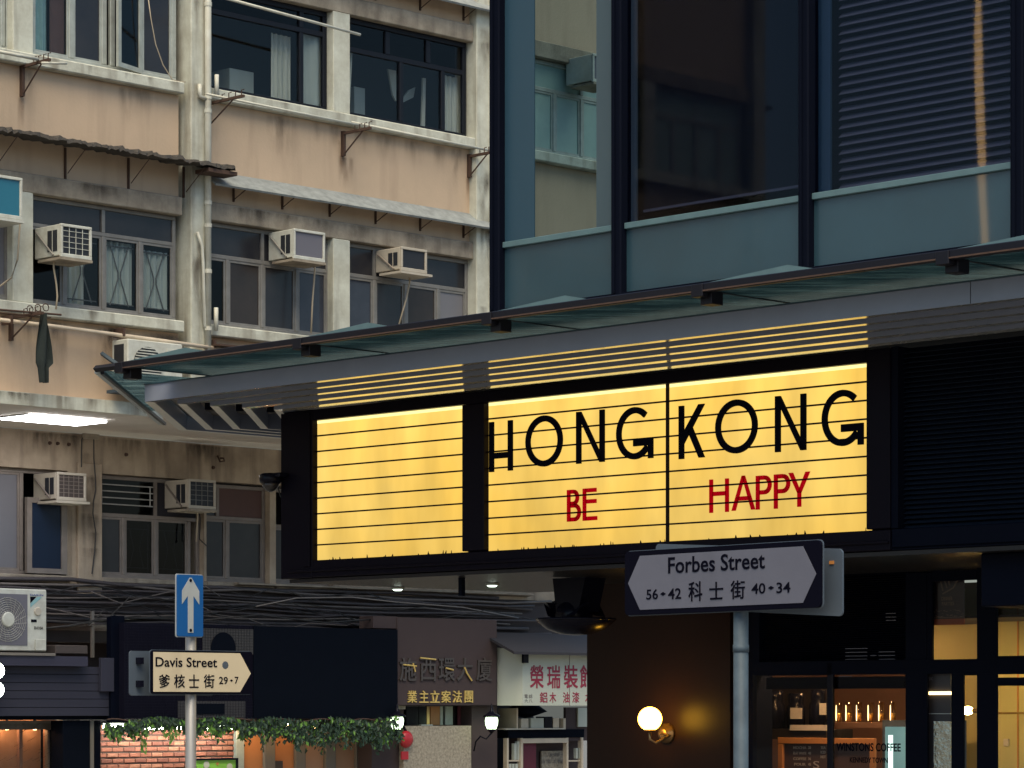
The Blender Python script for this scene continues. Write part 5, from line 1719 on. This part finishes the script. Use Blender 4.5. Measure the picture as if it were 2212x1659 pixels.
for i, (u, v) in enumerate(((15, 1567), (-8, 1568), (75, 1567))):  # added bulbs hidden behind the head board to brighten the room
    L_ = (so(u, n2 - .2), -n2 + .2, zo(u, v, n2 - .2))
    q = part('hidden_fill_lamp', MB().lathe([(.02, .061), (.02, .1)], L_, 10), BLACKG, t)
    part('bulb', MB().lathe([(.02, -.06), (.05, -.02), (.05, .02), (.02, .06)], L_, 12), emit('orange_fill' + str(i), (1.0, .55, .27), 16), q, smooth=True)
t = thing(OF, 'shop_pillar', 'dark pillar between the plastic covered window and the brick shopfront', 'pillar', (so(170, n1), -n1, 0))
m = MB(); sbox(m, 136, 194, 1557, 1900, n1 - .1, .5); part('shaft', m, HOARD, t)
m = MB(); sbox(m, 195, 203, 1557, 1900, n1 - .12, .1); part('edge_strip', m, GREYP, t)
m = MB(); sbox(m, 204, 217, 1557, 1900, n1 - .2, .1); part('return', m, BLK, t)

# brick shopfront
n3 = -2.25
x0, x1 = so(218, n3), so(510, n3)
z1 = zo(218, 1566, n3)
t = thing(OF, 'brick_wall', 'brightly lit red brick shopfront wall under the ivy', 'brick wall', ((x0 + x1) / 2, -n3, 0))
part('mortar', MB().box(x0, x1, -n3 + .012, -n3 + .1, .1, z1), MORTAR, t)
bw, bh, gp = .194, .0655, .012
brick_me = {}
random.seed(11)
z = z1 - bh - .004; row = 0
while z > 1.1:
    x = x0 + .01 - (bw / 2 if row % 2 else 0)
    while x < x1:
        a, b = max(x, x0), min(x + bw - gp, x1)
        if b - a > .03:
            d = random.uniform(-.006, .004)
            part('brick', MB().box(a, b, -n3 + d, -n3 + .03, z + gp, z + bh + .0), random.choice([BRICKA, BRICKA, BRICKB, BRICKC]), t, bevel=.006)
        x += bw
    z -= bh + gp; row += 1
# strip light over the bricks, hidden by the ivy
n4 = n3 + .30
for i, (u0, u1) in enumerate(((224, 268), (278, 372), (380, 506))):
    L_ = (so(u0, n4), -n4, zo(u0, 1573, n4))
    q = thing(OF, 'tube_light', ['bright bare tube light at the left end of the brick wall', 'tube light glaring through the ivy above the brick wall, left of the sign post', 'tube light behind the ivy just right of the sign post'][i], 'light', L_, 'tube lights under the ivy')
    zz = zo(u0, 1573 if i else 1570, n4)
    part('tube', MB().tube([(so(u0, n4), -n4, zz), (so(u1, n4), -n4, zz)], .02, 8), E_STRIP, q, smooth=True)
    part('batten', MB().box(so(u0, n4), so(u1, n4), -n4 - .0 + .01, -n4 + .06, zz + .022, zz + .05), ALUW, q)
# white post, green menu
m = MB(); sbox(m, 510, 528, 1566, 1900, n3 + .05, .12)
solo(OF, 'shop_post', m, ALUW, 'white post at the right edge of the brick wall', 'post', (so(518, n3), -n3, 0.1), bevel=.005)
n5 = n3 + .2
t = thing(OF, 'menu_sign', 'bright green menu sign in a dark frame in front of the bricks', 'sign', (so(470, n5), -n5, zo(470, 1720, n5)))
m = MB(); sbox(m, 425, 512, 1642, 1720, n5, .02, 470); part('panel', m, GREEND, t)
m = MB(); sbox(m, 422, 515, 1638, 1642, n5 + .01, .04, 470); sbox(m, 510, 515, 1642, 1720, n5 + .01, .04, 470); part('frame', m, BLACKG, t)
for i, (u, v, mt) in enumerate(((446, 1652, PAPER), (470, 1650, BOARDF), (496, 1657, PAPER))):
    part('picture', MB().lathe([(.05 if i != 1 else .02, -.004), (.055 if i != 1 else .025, -.001)], (so(u, n5), -n5, zo(u, v, n5)), 12, 'y'), mt, t)
# orange and tan panels with pilasters
PN = [(528, 573, ORPAN), (595, 640, ORPAN), (661, 704, TANPAN), (726, 770, TANPAN)]
t = thing(OF, 'panelled_shopfront', 'orange and tan panelled shopfront between grey pilasters under the ivy', 'shopfront', (so(650, n3), -n3, 0.1))
for (u0, u1, mt) in PN:
    m = MB(); sbox(m, u0, u1, 1580, 1900, n3, .05); part('panel', m, mt, t)
for (u0, u1) in ((573, 595), (640, 661), (704, 726), (770, 789)):
    m = MB(); sbox(m, u0, u1, 1580, 1900, n3 + .06, .1); part('pilaster', m, GREYP, t, bevel=.006)
m = MB(); sbox(m, 789, 803, 1580, 1900, n3 - .1, .1); part('dark_gap', m, BLK, t)
m = MB(); sbox(m, 594, 611, 1644, 1700, n3 + .04, .03); part('switch_box', m, ACN, t)
for i, (u, v) in enumerate(((548, 1562), (618, 1560), (683, 1562))):
    n6 = n3 + .32
    L_ = (so(u, n6), -n6, zo(u, v + 8, n6))
    q = thing(OF, 'spot_lamp', ['warm spot lamp above the orange panel next to the white post', 'warm spot lamp above the second orange panel', 'warm spot lamp above the first tan panel'][i], 'lamp', L_, 'spot lamps over the panelled shopfront')
    part('lamp', MB().lathe([(.02, -.02), (.045, 0), (.03, .03)], L_, 12), emit('spot' + str(i), (1.0, .60, .25), (50, 30, 18)[i]), q, smooth=True)
    part('cap', MB().lathe([(.04, .031), (.05, .08)], L_, 12), BLACKG, q)

# black netting hoarding
n7 = -1.55
t = thing(OF, 'net_hoarding', 'black netting stretched over the shop awning frame above the ivy', 'netting', (so(560, n7), -n7, zo(560, 1552, n7)))
m = MB(); sbox(m, 548, 859, 1356, 1552, n7, .3, 700); part('dark_net', m, HOARD, t)
m = MB(); sbox(m, 270, 547, 1348, 1552, n7 - .02, .3, 400); part('thin_net', m, HOARDL, t)
m = MB(); sbox(m, 240, 269, 1330, 1560, n7 - .15, .1, 255); part('dark_return', m, BLK, t)
m = MB(); sbox(m, 438, 547, 1357, 1412, n7 - .005, .012, 440); part('covered_unit', m, mat('veiled_grey', (.055, .052, .052), .8, bump=.5, bscale=120), t)
m = MB().lathe([(.22, -.006), (.22, .0)], (so(482, n7), -n7 - .002, zo(482, 1400, n7)), 24, 'y'); part('covered_fan', m, HOARD, t)
m = MB(); sbox(m, 385, 530, 1514, 1551, n7 - .005, .012, 400); part('covered_board', m, mat('veiled_grey_board', (.045, .042, .045), .8, bump=.5, bscale=120), t)
m = MB(); sbox(m, 420, 485, 1520, 1542, n7 + .008, .01, 400); part('covered_slot', m, HOARD, t)
# thin visible net strands
m = MB()
for i in range(46):
    u = 272 + i * 6.0
    m.tube([(so(u, n7 + .03), -n7 - .004, zo(400, 1350, n7)), (so(u, n7 + .03), -n7 - .004, zo(400, 1550, n7))], .002, 3)
for i in range(34):
    v = 1352 + i * 6
    m.tube([(so(271, n7), -n7 - .004, zo(400, v, n7)), (so(547, n7), -n7 - .004, zo(400, v, n7))], .002, 3)
part('net_strands', m, mat('net_strand', (.012, .012, .02), .8, spec=.05), t, kind='stuff')

# ivy garland
random.seed(21)
n8 = n7 + .12
t = thing(OF, 'ivy_garland', 'long garland of green ivy leaves along the bottom of the netting', 'ivy', (so(560, n8), -n8, zo(560, 1600, n8)))
lf = MB()
for i in range(4200):
    u = random.uniform(228, 868)
    w_ = math.exp(-((random.gauss(0, 1)) ** 2))
    lowv = (1588 if u > 520 else 1569) + 8 * math.sin(u * .031) + 6 * math.sin(u * .11) + (10 if 660 < u < 820 else 0)
    topv = 1549 + 4 * math.sin(u * .05) + (14 if u < 275 else 0)
    v = topv + (lowv - topv) * random.random() ** .9 + (random.random() ** 6) * 22
    n_o = n8 + random.uniform(-.22, .08)
    L_ = random.uniform(.045, .10); wd = L_ * random.uniform(.4, .65)
    c = Vector((so(u, n_o), -n_o, zo(u, v, n_o)))
    a_ = random.uniform(-1.2, 1.2); b_ = random.uniform(-.9, .9)
    dirv = Vector((math.sin(a_), math.sin(b_) * .7, -math.cos(a_))).normalized()
    sd = dirv.cross(Vector((random.uniform(-.4, .4), 1, random.uniform(-.3, .3)))).normalized()
    nb = dirv.cross(sd) * (wd * .25)
    P = [c, c + dirv * L_ * .45 + sd * wd / 2 + nb, c + dirv * L_, c + dirv * L_ * .45 - sd * wd / 2 + nb]
    lf.add(P, [(0, 1, 2), (0, 2, 3)], 1 if random.random() < (.55 if u < 520 and v > 1572 else .18) else 0)  # more bright leaves near the tubes, lamplight put into leaf colour
part('leaves', lf, [LEAFA, LEAFB], t, kind='stuff')
vn = MB()
vn.tube([(so(u, n8 - .1), -n8 + .1, zo(u, 1556 + 3 * math.sin(u * .07), n8 - .1)) for u in range(232, 866, 12)], .012, 5)
part('vine_stem', vn, RUST, t)
for (u, v) in ((312, 1600), (311, 1616)):
    pass
for q_ in range(15):
    u0_ = random.uniform(240, 850); tr_ = MB(); ln_ = random.randint(8, 20)
    for k in range(ln_):
        v = (1572 if u0_ < 520 else 1590) + k * 1.5; c = Vector((so(u0_ + random.uniform(-3, 3), n8 + .05), -n8 - .05, zo(u0_, v, n8)))
        L_ = random.uniform(.03, .075); dirv = Vector((random.uniform(-.9, .9), random.uniform(-.3, .3), -1)).normalized(); sd = dirv.cross(Vector((0, 1, .2))).normalized() * L_ * .3
        tr_.add([c, c + dirv * L_ * .5 + sd, c + dirv * L_, c + dirv * L_ * .5 - sd], [(0, 1, 2), (0, 2, 3)])
    part('trailing_stem', tr_, LEAFB if u0_ < 520 else LEAFA, t, kind='stuff')  # stems by the tubes coloured as lit, the rest dark
hg = MB()
for k in range(26):
    v = 1592 + k * 1.25; c = Vector((so(311 + random.uniform(-5, 5), n8), -n8, zo(311, v, n8)))
    L_ = .05; dirv = Vector((random.uniform(-.6, .6), random.uniform(-.3, .3), -1)).normalized(); sd = dirv.cross(Vector((0, 1, .2))).normalized() * .018
    hg.add([c, c + dirv * L_ * .5 + sd, c + dirv * L_, c + dirv * L_ * .5 - sd], [(0, 1, 2), (0, 2, 3)])
part('hanging_sprig', hg, LEAFB, t, kind='stuff')

# ------------------------------------------------------------------ building entrance with raised characters
n9 = -1.62
t = thing(OF, 'entrance_portal', 'brown grey entrance portal with raised metal Chinese characters', 'entrance', (so(960, n9), -n9, 0))
m = MB(); sbox(m, 858, 1074, 1336, 1524, n9, .5, 960); part('fascia', m, ENTR, t, bevel=.01)
m = MB(); sbox(m, 806, 857.5, 1331, 1357, n9 - .02, .3, 830); part('fascia_step', m, ENTR, t)
for ch, u0, u1 in (('施', 861, 897), ('西', 905, 940), ('環', 945, 980), ('大', 985, 1019), ('廈', 1027, 1060)):
    stext(ch, u0, u1, 1421, 1471, n9 - .002, BRONZE, t, .012, .03)
for ch, u0, u1 in (('業', 879, 899), ('主', 905, 924), ('立', 928, 948), ('案', 952, 972), ('法', 977, 996), ('團', 1002, 1020)):
    stext(ch, u0, u1, 1492, 1518, n9 - .002, GOLD, t, .01, .02)
# gilded remnants on the big characters
for (u0, v0, u1, v1) in ((868, 1437, 896, 1440), (889, 1434, 894, 1452), (905, 1422, 938, 1425), (960, 1443, 976, 1447), (1000, 1441, 1005, 1452), (1003, 1450, 1016, 1470)):
    part('gilding', MB().tube([(so(u0, n9), -n9 - .034, zo(960, v0, n9)), (so(u1, n9), -n9 - .034, zo(960, v1, n9))], .012, 6), GOLD, t)
m = MB(); sbox(m, 803, 872, 1524, 1900, n9 - .25, .3, 850); part('side_wall', m, ENTR, t)
m = MB(); sbox(m, 1019, 1074, 1525, 1900, n9 - .2, .3, 1040); part('side_wall', m, ENTR, t)
m = MB(); sbox(m, 872, 1018, 1568, 1900, n9 - .15, .2, 940); part('tiled_wall', m, STONE, t)
m = MB(); sbox(m, 873, 1018, 1525, 1567, n9 - .5, .05, 940); part('transom_back', m, mat('mirror_steel', (.25, .24, .24), .12, .9, col2=(.06, .05, .05), scale=9, stretch=(3, 1, .2)), t)
for (u0, u1, mt) in ((922, 928, BRASS), (930, 950, BOARDF), (951, 957, E_LED_GLINT), (962, 978, ALUW), (905, 921, BLACKG), (990, 1016, MAROON), (878, 904, BLACKG)):
    m = MB(); sbox(m, u0, u1, 1526, 1566, n9 - .44, .03, 940); part('reflected_panel', m, mt if mt is not E_LED_GLINT else ALUW, t)
m = MB(); sbox(m, 858, 876, 1524.5, 1532, n9 - .1, .12, 866); part('capital', m, STONE, t)
m = MB(); sbox(m, 910, 935, 1565, 1567.5, n9 - .2, .05, 920); part('ledge', m, ALUW, t)


def lantern(u, v, n, label):
    x, z = so(u, n), zo(u, v, n)
    sc_ = .9
    q = thing(OF, 'wall_lantern', label, 'lantern', (x, -n, z), 'lanterns beside the entrance')
    k = lambda pr: [(r * sc_, h * sc_) for r, h in pr]
    part('glass', MB().lathe(k([(.075, -.10), (.105, -.02), (.11, .05), (.095, .10)]), (x, -n, z), 14), E_LANT, q, smooth=True)
    part('roof', MB().lathe(k([(.15, .10), (.14, .125), (.07, .17), (.03, .2), (.02, .27), (.004, .33)]), (x, -n, z), 14), BLACKG, q, smooth=True)
    part('base', MB().lathe(k([(.02, -.17), (.06, -.13), (.08, -.101)]), (x, -n, z), 14), BLACKG, q, smooth=True)
    rb = MB()
    for j in range(6):
        a_ = j * math.pi / 3
        rb.tube([(x + r * sc_ * math.cos(a_), -n + r * sc_ * math.sin(a_), z + h * sc_) for r, h in ((.08, -.1), (.11, -.02), (.116, .05), (.1, .1))], .005, 4)
    part('rib', rb, BLACKG, q)
    part('arm', MB().tube([(x, -n, z - .15), (x - .06, -n + .06, z - .24), (x - .12, -n + .12, z - .2), (x - .14, -n + .2, z - .28), (x - .12, -n + .26, z - .42)], .014, 6), BLACKG, q, smooth=True)


lantern(1062, 1562, n9 + .22, 'lit lantern on the right side of the entrance beside the white shop sign')
lantern(858, 1562, n9 + .14, 'lit lantern on the left side of the entrance at the end of the ivy')
x, z = so(885, n9 - .05), zo(885, 1597, n9 - .05)
t = thing(OF, 'alarm_bell', 'round red alarm bell on the entrance wall', 'alarm bell', (x, -n9, z))
part('gong', MB().lathe([(.02, -.08), (.09, -.07), (.125, -.03), (.13, 0)], (x, -n9 + .14, z), 20, 'y'), RED, t, smooth=True)
part('back_plate', MB().lathe([(.06, 0), (.06, .03)], (x, -n9 + .141, z), 16, 'y'), BLACKG, t)
part('notice', MB().box(x - .09, x + .05, -n9 + .13, -n9 + .149, z - .30, z - .18), RED, t)
part('conduit', MB().tube([(x, -n9 + .13, z + .12), (x - .06, -n9 + .13, z + .2), (x - .07, -n9 + .13, z + .32)], .02, 6), BLACKG, t)

# ------------------------------------------------------------------ decorator's shop with white signboard
n10 = -1.35
t = thing(OF, 'shop_signboard', 'white shop signboard with red brushed Chinese characters', 'shop sign', (so(1150, n10), -n10, zo(1150, 1524, n10)))
m = MB(); sbox(m, 1129, 1300, 1413, 1524, n10, .04, 1130); part('face', m, WHITEB, t)
# splayed side panel
s_a = so(1074, n10 - .35); s_b = so(1129, n10)
za, zb2 = zo(1129, 1524, n10), zo(1129, 1413, n10)
m = MB().add([(s_a, -n10 + .35, za), (s_b, -n10, za), (s_b, -n10, zb2 + .06), (s_a, -n10 + .35, zb2 + .10)], [(0, 1, 2, 3)])
part('side_face', m, WHITEB, t)
m = MB().prof([(-n10 - .25, zb2 - .01), (-n10 + .5, zb2 + .30), (-n10 + .5, zb2 + .34), (-n10 - .25, zb2 + .03)], so(1085, n10), so(1330, n10)); part('awning', m, AWN, t)
m = MB(); sbox(m, 1131, 1142, 1411, 1432, n10 + .05, .04, 1131); part('awning_bracket', m, BLACKG, t)
m = MB(); sbox(m, 1230, 1231, 1413, 1524, n10 + .004, .004, 1230); part('seam', m, PIPEG, t)
for ch, u0, u1 in (('榮', 1145, 1174), ('瑞', 1182, 1210), ('裝', 1218, 1248), ('飾', 1253, 1284)): stext(ch, u0, u1, 1437, 1487, n10 + .001, REDP, t, .016, .004)
for ch, u0, u1 in (('鋁', 1166, 1182), ('木', 1187, 1201), ('油', 1216, 1230), ('漆', 1236, 1251), ('水', 1264, 1280)): stext(ch, u0, u1, 1495, 1518, n10 + .001, REDP, t, .01, .004)
for ch, u0, u1, v in (('電', 1133, 1140, 1505), ('話', 1142, 1150, 1505), ('六', 1133, 1140, 1515), ('八', 1142, 1150, 1515)): stext(ch, u0, u1, v - 5, v + 3, n10 + .001, PIPEG, t, .0, .003)
# shelf with boxes
n11 = n10 - .5
t = thing(OF, 'wall_shelf', 'timber shelf of boxes below the white shop signboard', 'shelf', (so(1130, n11), -n11, zo(1130, 1576, n11)))
m = MB(); sbox(m, 1092, 1222, 1573, 1576, n11, .5, 1150); part('board', m, PAPER, t)
for (u0, u1, v0) in ((1116, 1119, 1530), (1217, 1222, 1552)):
    m = MB(); sbox(m, u0, u1, v0, 1573, n11 + .0, .4, 1150); part('upright', m, PIPEC, t)
for i, (u0, u1, v0, mt, lb) in enumerate(((1126, 1142, 1552, PAPER, 'small pale box'), (1147, 1175, 1551, CURT, 'grey white printed box'), (1177, 1194, 1548, BLACKG, 'black box'), (1195, 1208, 1551, PIPEC, 'cream carton'))):
    m = MB(); sbox(m, u0, u1, v0, 1572.6, n11 - .02, .2, 1150)
    solo(OF, 'storage_box', m, mt, lb + ' on the timber shelf below the white signboard', 'box', (so(u0, n11), -n11, zo(u0, 1573, n11)), 'boxes on the shop shelf', bevel=.004)
m = MB(); m.lathe([(.02, .0), (.16, .04), (.34, .10), (.20, .20), (.02, .24)], (so(1165, n11), -n11 + .3, zo(1165, 1551, n11)), 16)
solo(OF, 'dark_sack', m, HOARD, 'dark folded sack lying over the boxes on the timber shelf', 'sack', (so(1165, n11), -n11 + .3, zo(1165, 1551, n11)), smooth=True)
m = MB(); sbox(m, 1222, 1300, 1528, 1600, n11 - .1, .05, 1240); part('wall_board', m, ENTR, t)
m = MB(); sbox(m, 1249, 1300, 1529, 1570, n11 - .06, .03, 1250); part('wall_board', m, WHITEB, t)
# doorway with cabinets
n12 = n10 - .6
t = thing(OF, 'shop_doorway', 'open shop doorway with pale frame and maroon cloth beside cabinets', 'doorway', (so(1160, n12), -n12, .1))
m = MB(); sbox(m, 1098, 1262, 1576, 1594, n12 + .02, .3, 1150); part('dark_head', m, HOARD, t)
m = MB(); sbox(m, 1128, 1226, 1595, 1605, n12 + .04, .1, 1170); part('lintel', m, PIPEC, t)
for (u0, u1) in ((1095, 1099), (1125, 1130), (1224, 1228), (1256, 1260)):
    m = MB(); sbox(m, u0, u1, 1594, 1900, n12 + .03, .08, 1170); part('jamb', m, PIPEC, t)
m = MB(); sbox(m, 1099, 1260, 1594, 1900, n12 - .3, .04, 1170); part('room_back', m, ENTR, t)
m = MB(); sbox(m, 1130, 1158, 1605, 1900, n12 - .02, .02, 1140); part('curtain', m, MAROON, t)
m = MB(); sbox(m, 1170, 1223, 1622, 1900, n12 - .24, .03, 1190); part('lit_notice', m, STONE, t)
stext('安全第一', 1188, 1216, 1627, 1634, n12 - .235, PIPEG, t, 0, .003)
stext('油漆工程', 1166, 1216, 1641, 1649, n12 - .235, PIPEG, t, 0, .003)
m = MB(); sbox(m, 1099, 1126, 1642, 1645, n12 + .0, .1, 1110); sbox(m, 1228, 1257, 1642, 1645, n12 + .0, .1, 1240); part('cabinet_shelf', m, PIPEC, t)
m = MB()
for u0, u1, v0 in ((1111, 1116, 1606), (1118, 1124, 1602)): sbox(m, u0, u1, v0, 1641.5, n12 + .0, .06, 1110)
part('paint_roll', m, CURT, t)
for u0, u1 in ((1100, 1104), (1107, 1111), (1114, 1119), (1245, 1248), (1252, 1256)):
    m = MB(); sbox(m, u0, u1, 1618 if u0 > 1200 else 1650, 1641 if u0 > 1200 else 1668, n12 + .0, .06, 1110); part('bottle', m, CURT, t)

# ------------------------------------------------------------------ slack cables under the lower windows
random.seed(9)
CB = [([(100, 1357), (150, 1352), (210, 1340), (300, 1335), (390, 1333)], .016), ([(190, 1352), (225, 1318), (260, 1335), (390, 1337)], .008), ([(440, 1325), (520, 1318), (600, 1300), (720, 1312), (860, 1318), (960, 1304), (1080, 1330)], .008),
      ([(553, 1310), (640, 1292), (760, 1290), (850, 1300), (1000, 1312), (1120, 1335)], .010), ([(440, 1340), (560, 1328), (700, 1345), (805, 1338)], .012), ([(880, 1345), (960, 1335), (1050, 1318), (1190, 1345)], .007), ([(100, 1340), (180, 1345), (240, 1330), (280, 1290), (330, 1288)], .007)]
for i, (pts, r) in enumerate(CB):
    nn_ = -1.9 + .05 * i
    P = [(so(u, nn_), -nn_, zo(u, v, nn_)) for u, v in pts]
    lb = ['thick black cable from the large outdoor unit to the netting', 'thin looped cable above the meter boxes', 'thin slack cable crossing above the entrance portal', 'slack cable sagging under the marquee', 'cable lying along the top of the black netting', 'thin cable rising toward the hanging fan', 'thin cable looping left of the blue arrow sign'][i]
    solo(OF, 'slack_cable', MB().tube(P, r, 6), CABLE if i != 3 else PIPEG, lb, 'cable', P[0], 'slack cables along the tenement', smooth=True)

# ------------------------------------------------------------------ lamp post off to the left, mirrored in the upper glazing
t = thing(WF, 'lit_post', 'warm lit slender post mirrored as a streak in the upper glazing at right', 'lamp post', (-6.6, 18.93, 0))
part('shaft', MB().tube([(-6.6, 18.93, 0), (-6.6, 18.93, 6.9)], .05, 10), POSTG, t, smooth=True)
part('light_tube', MB().tube([(-6.6, 18.90, 6.9), (-6.6, 18.96, 8.0), (-6.6, 18.99, 8.7), (-6.6, 19.0, 9.3), (-6.6, 19.0, 9.9)], [.035, .04, .045, .04, .02], 10), E_NEON, t, smooth=True)
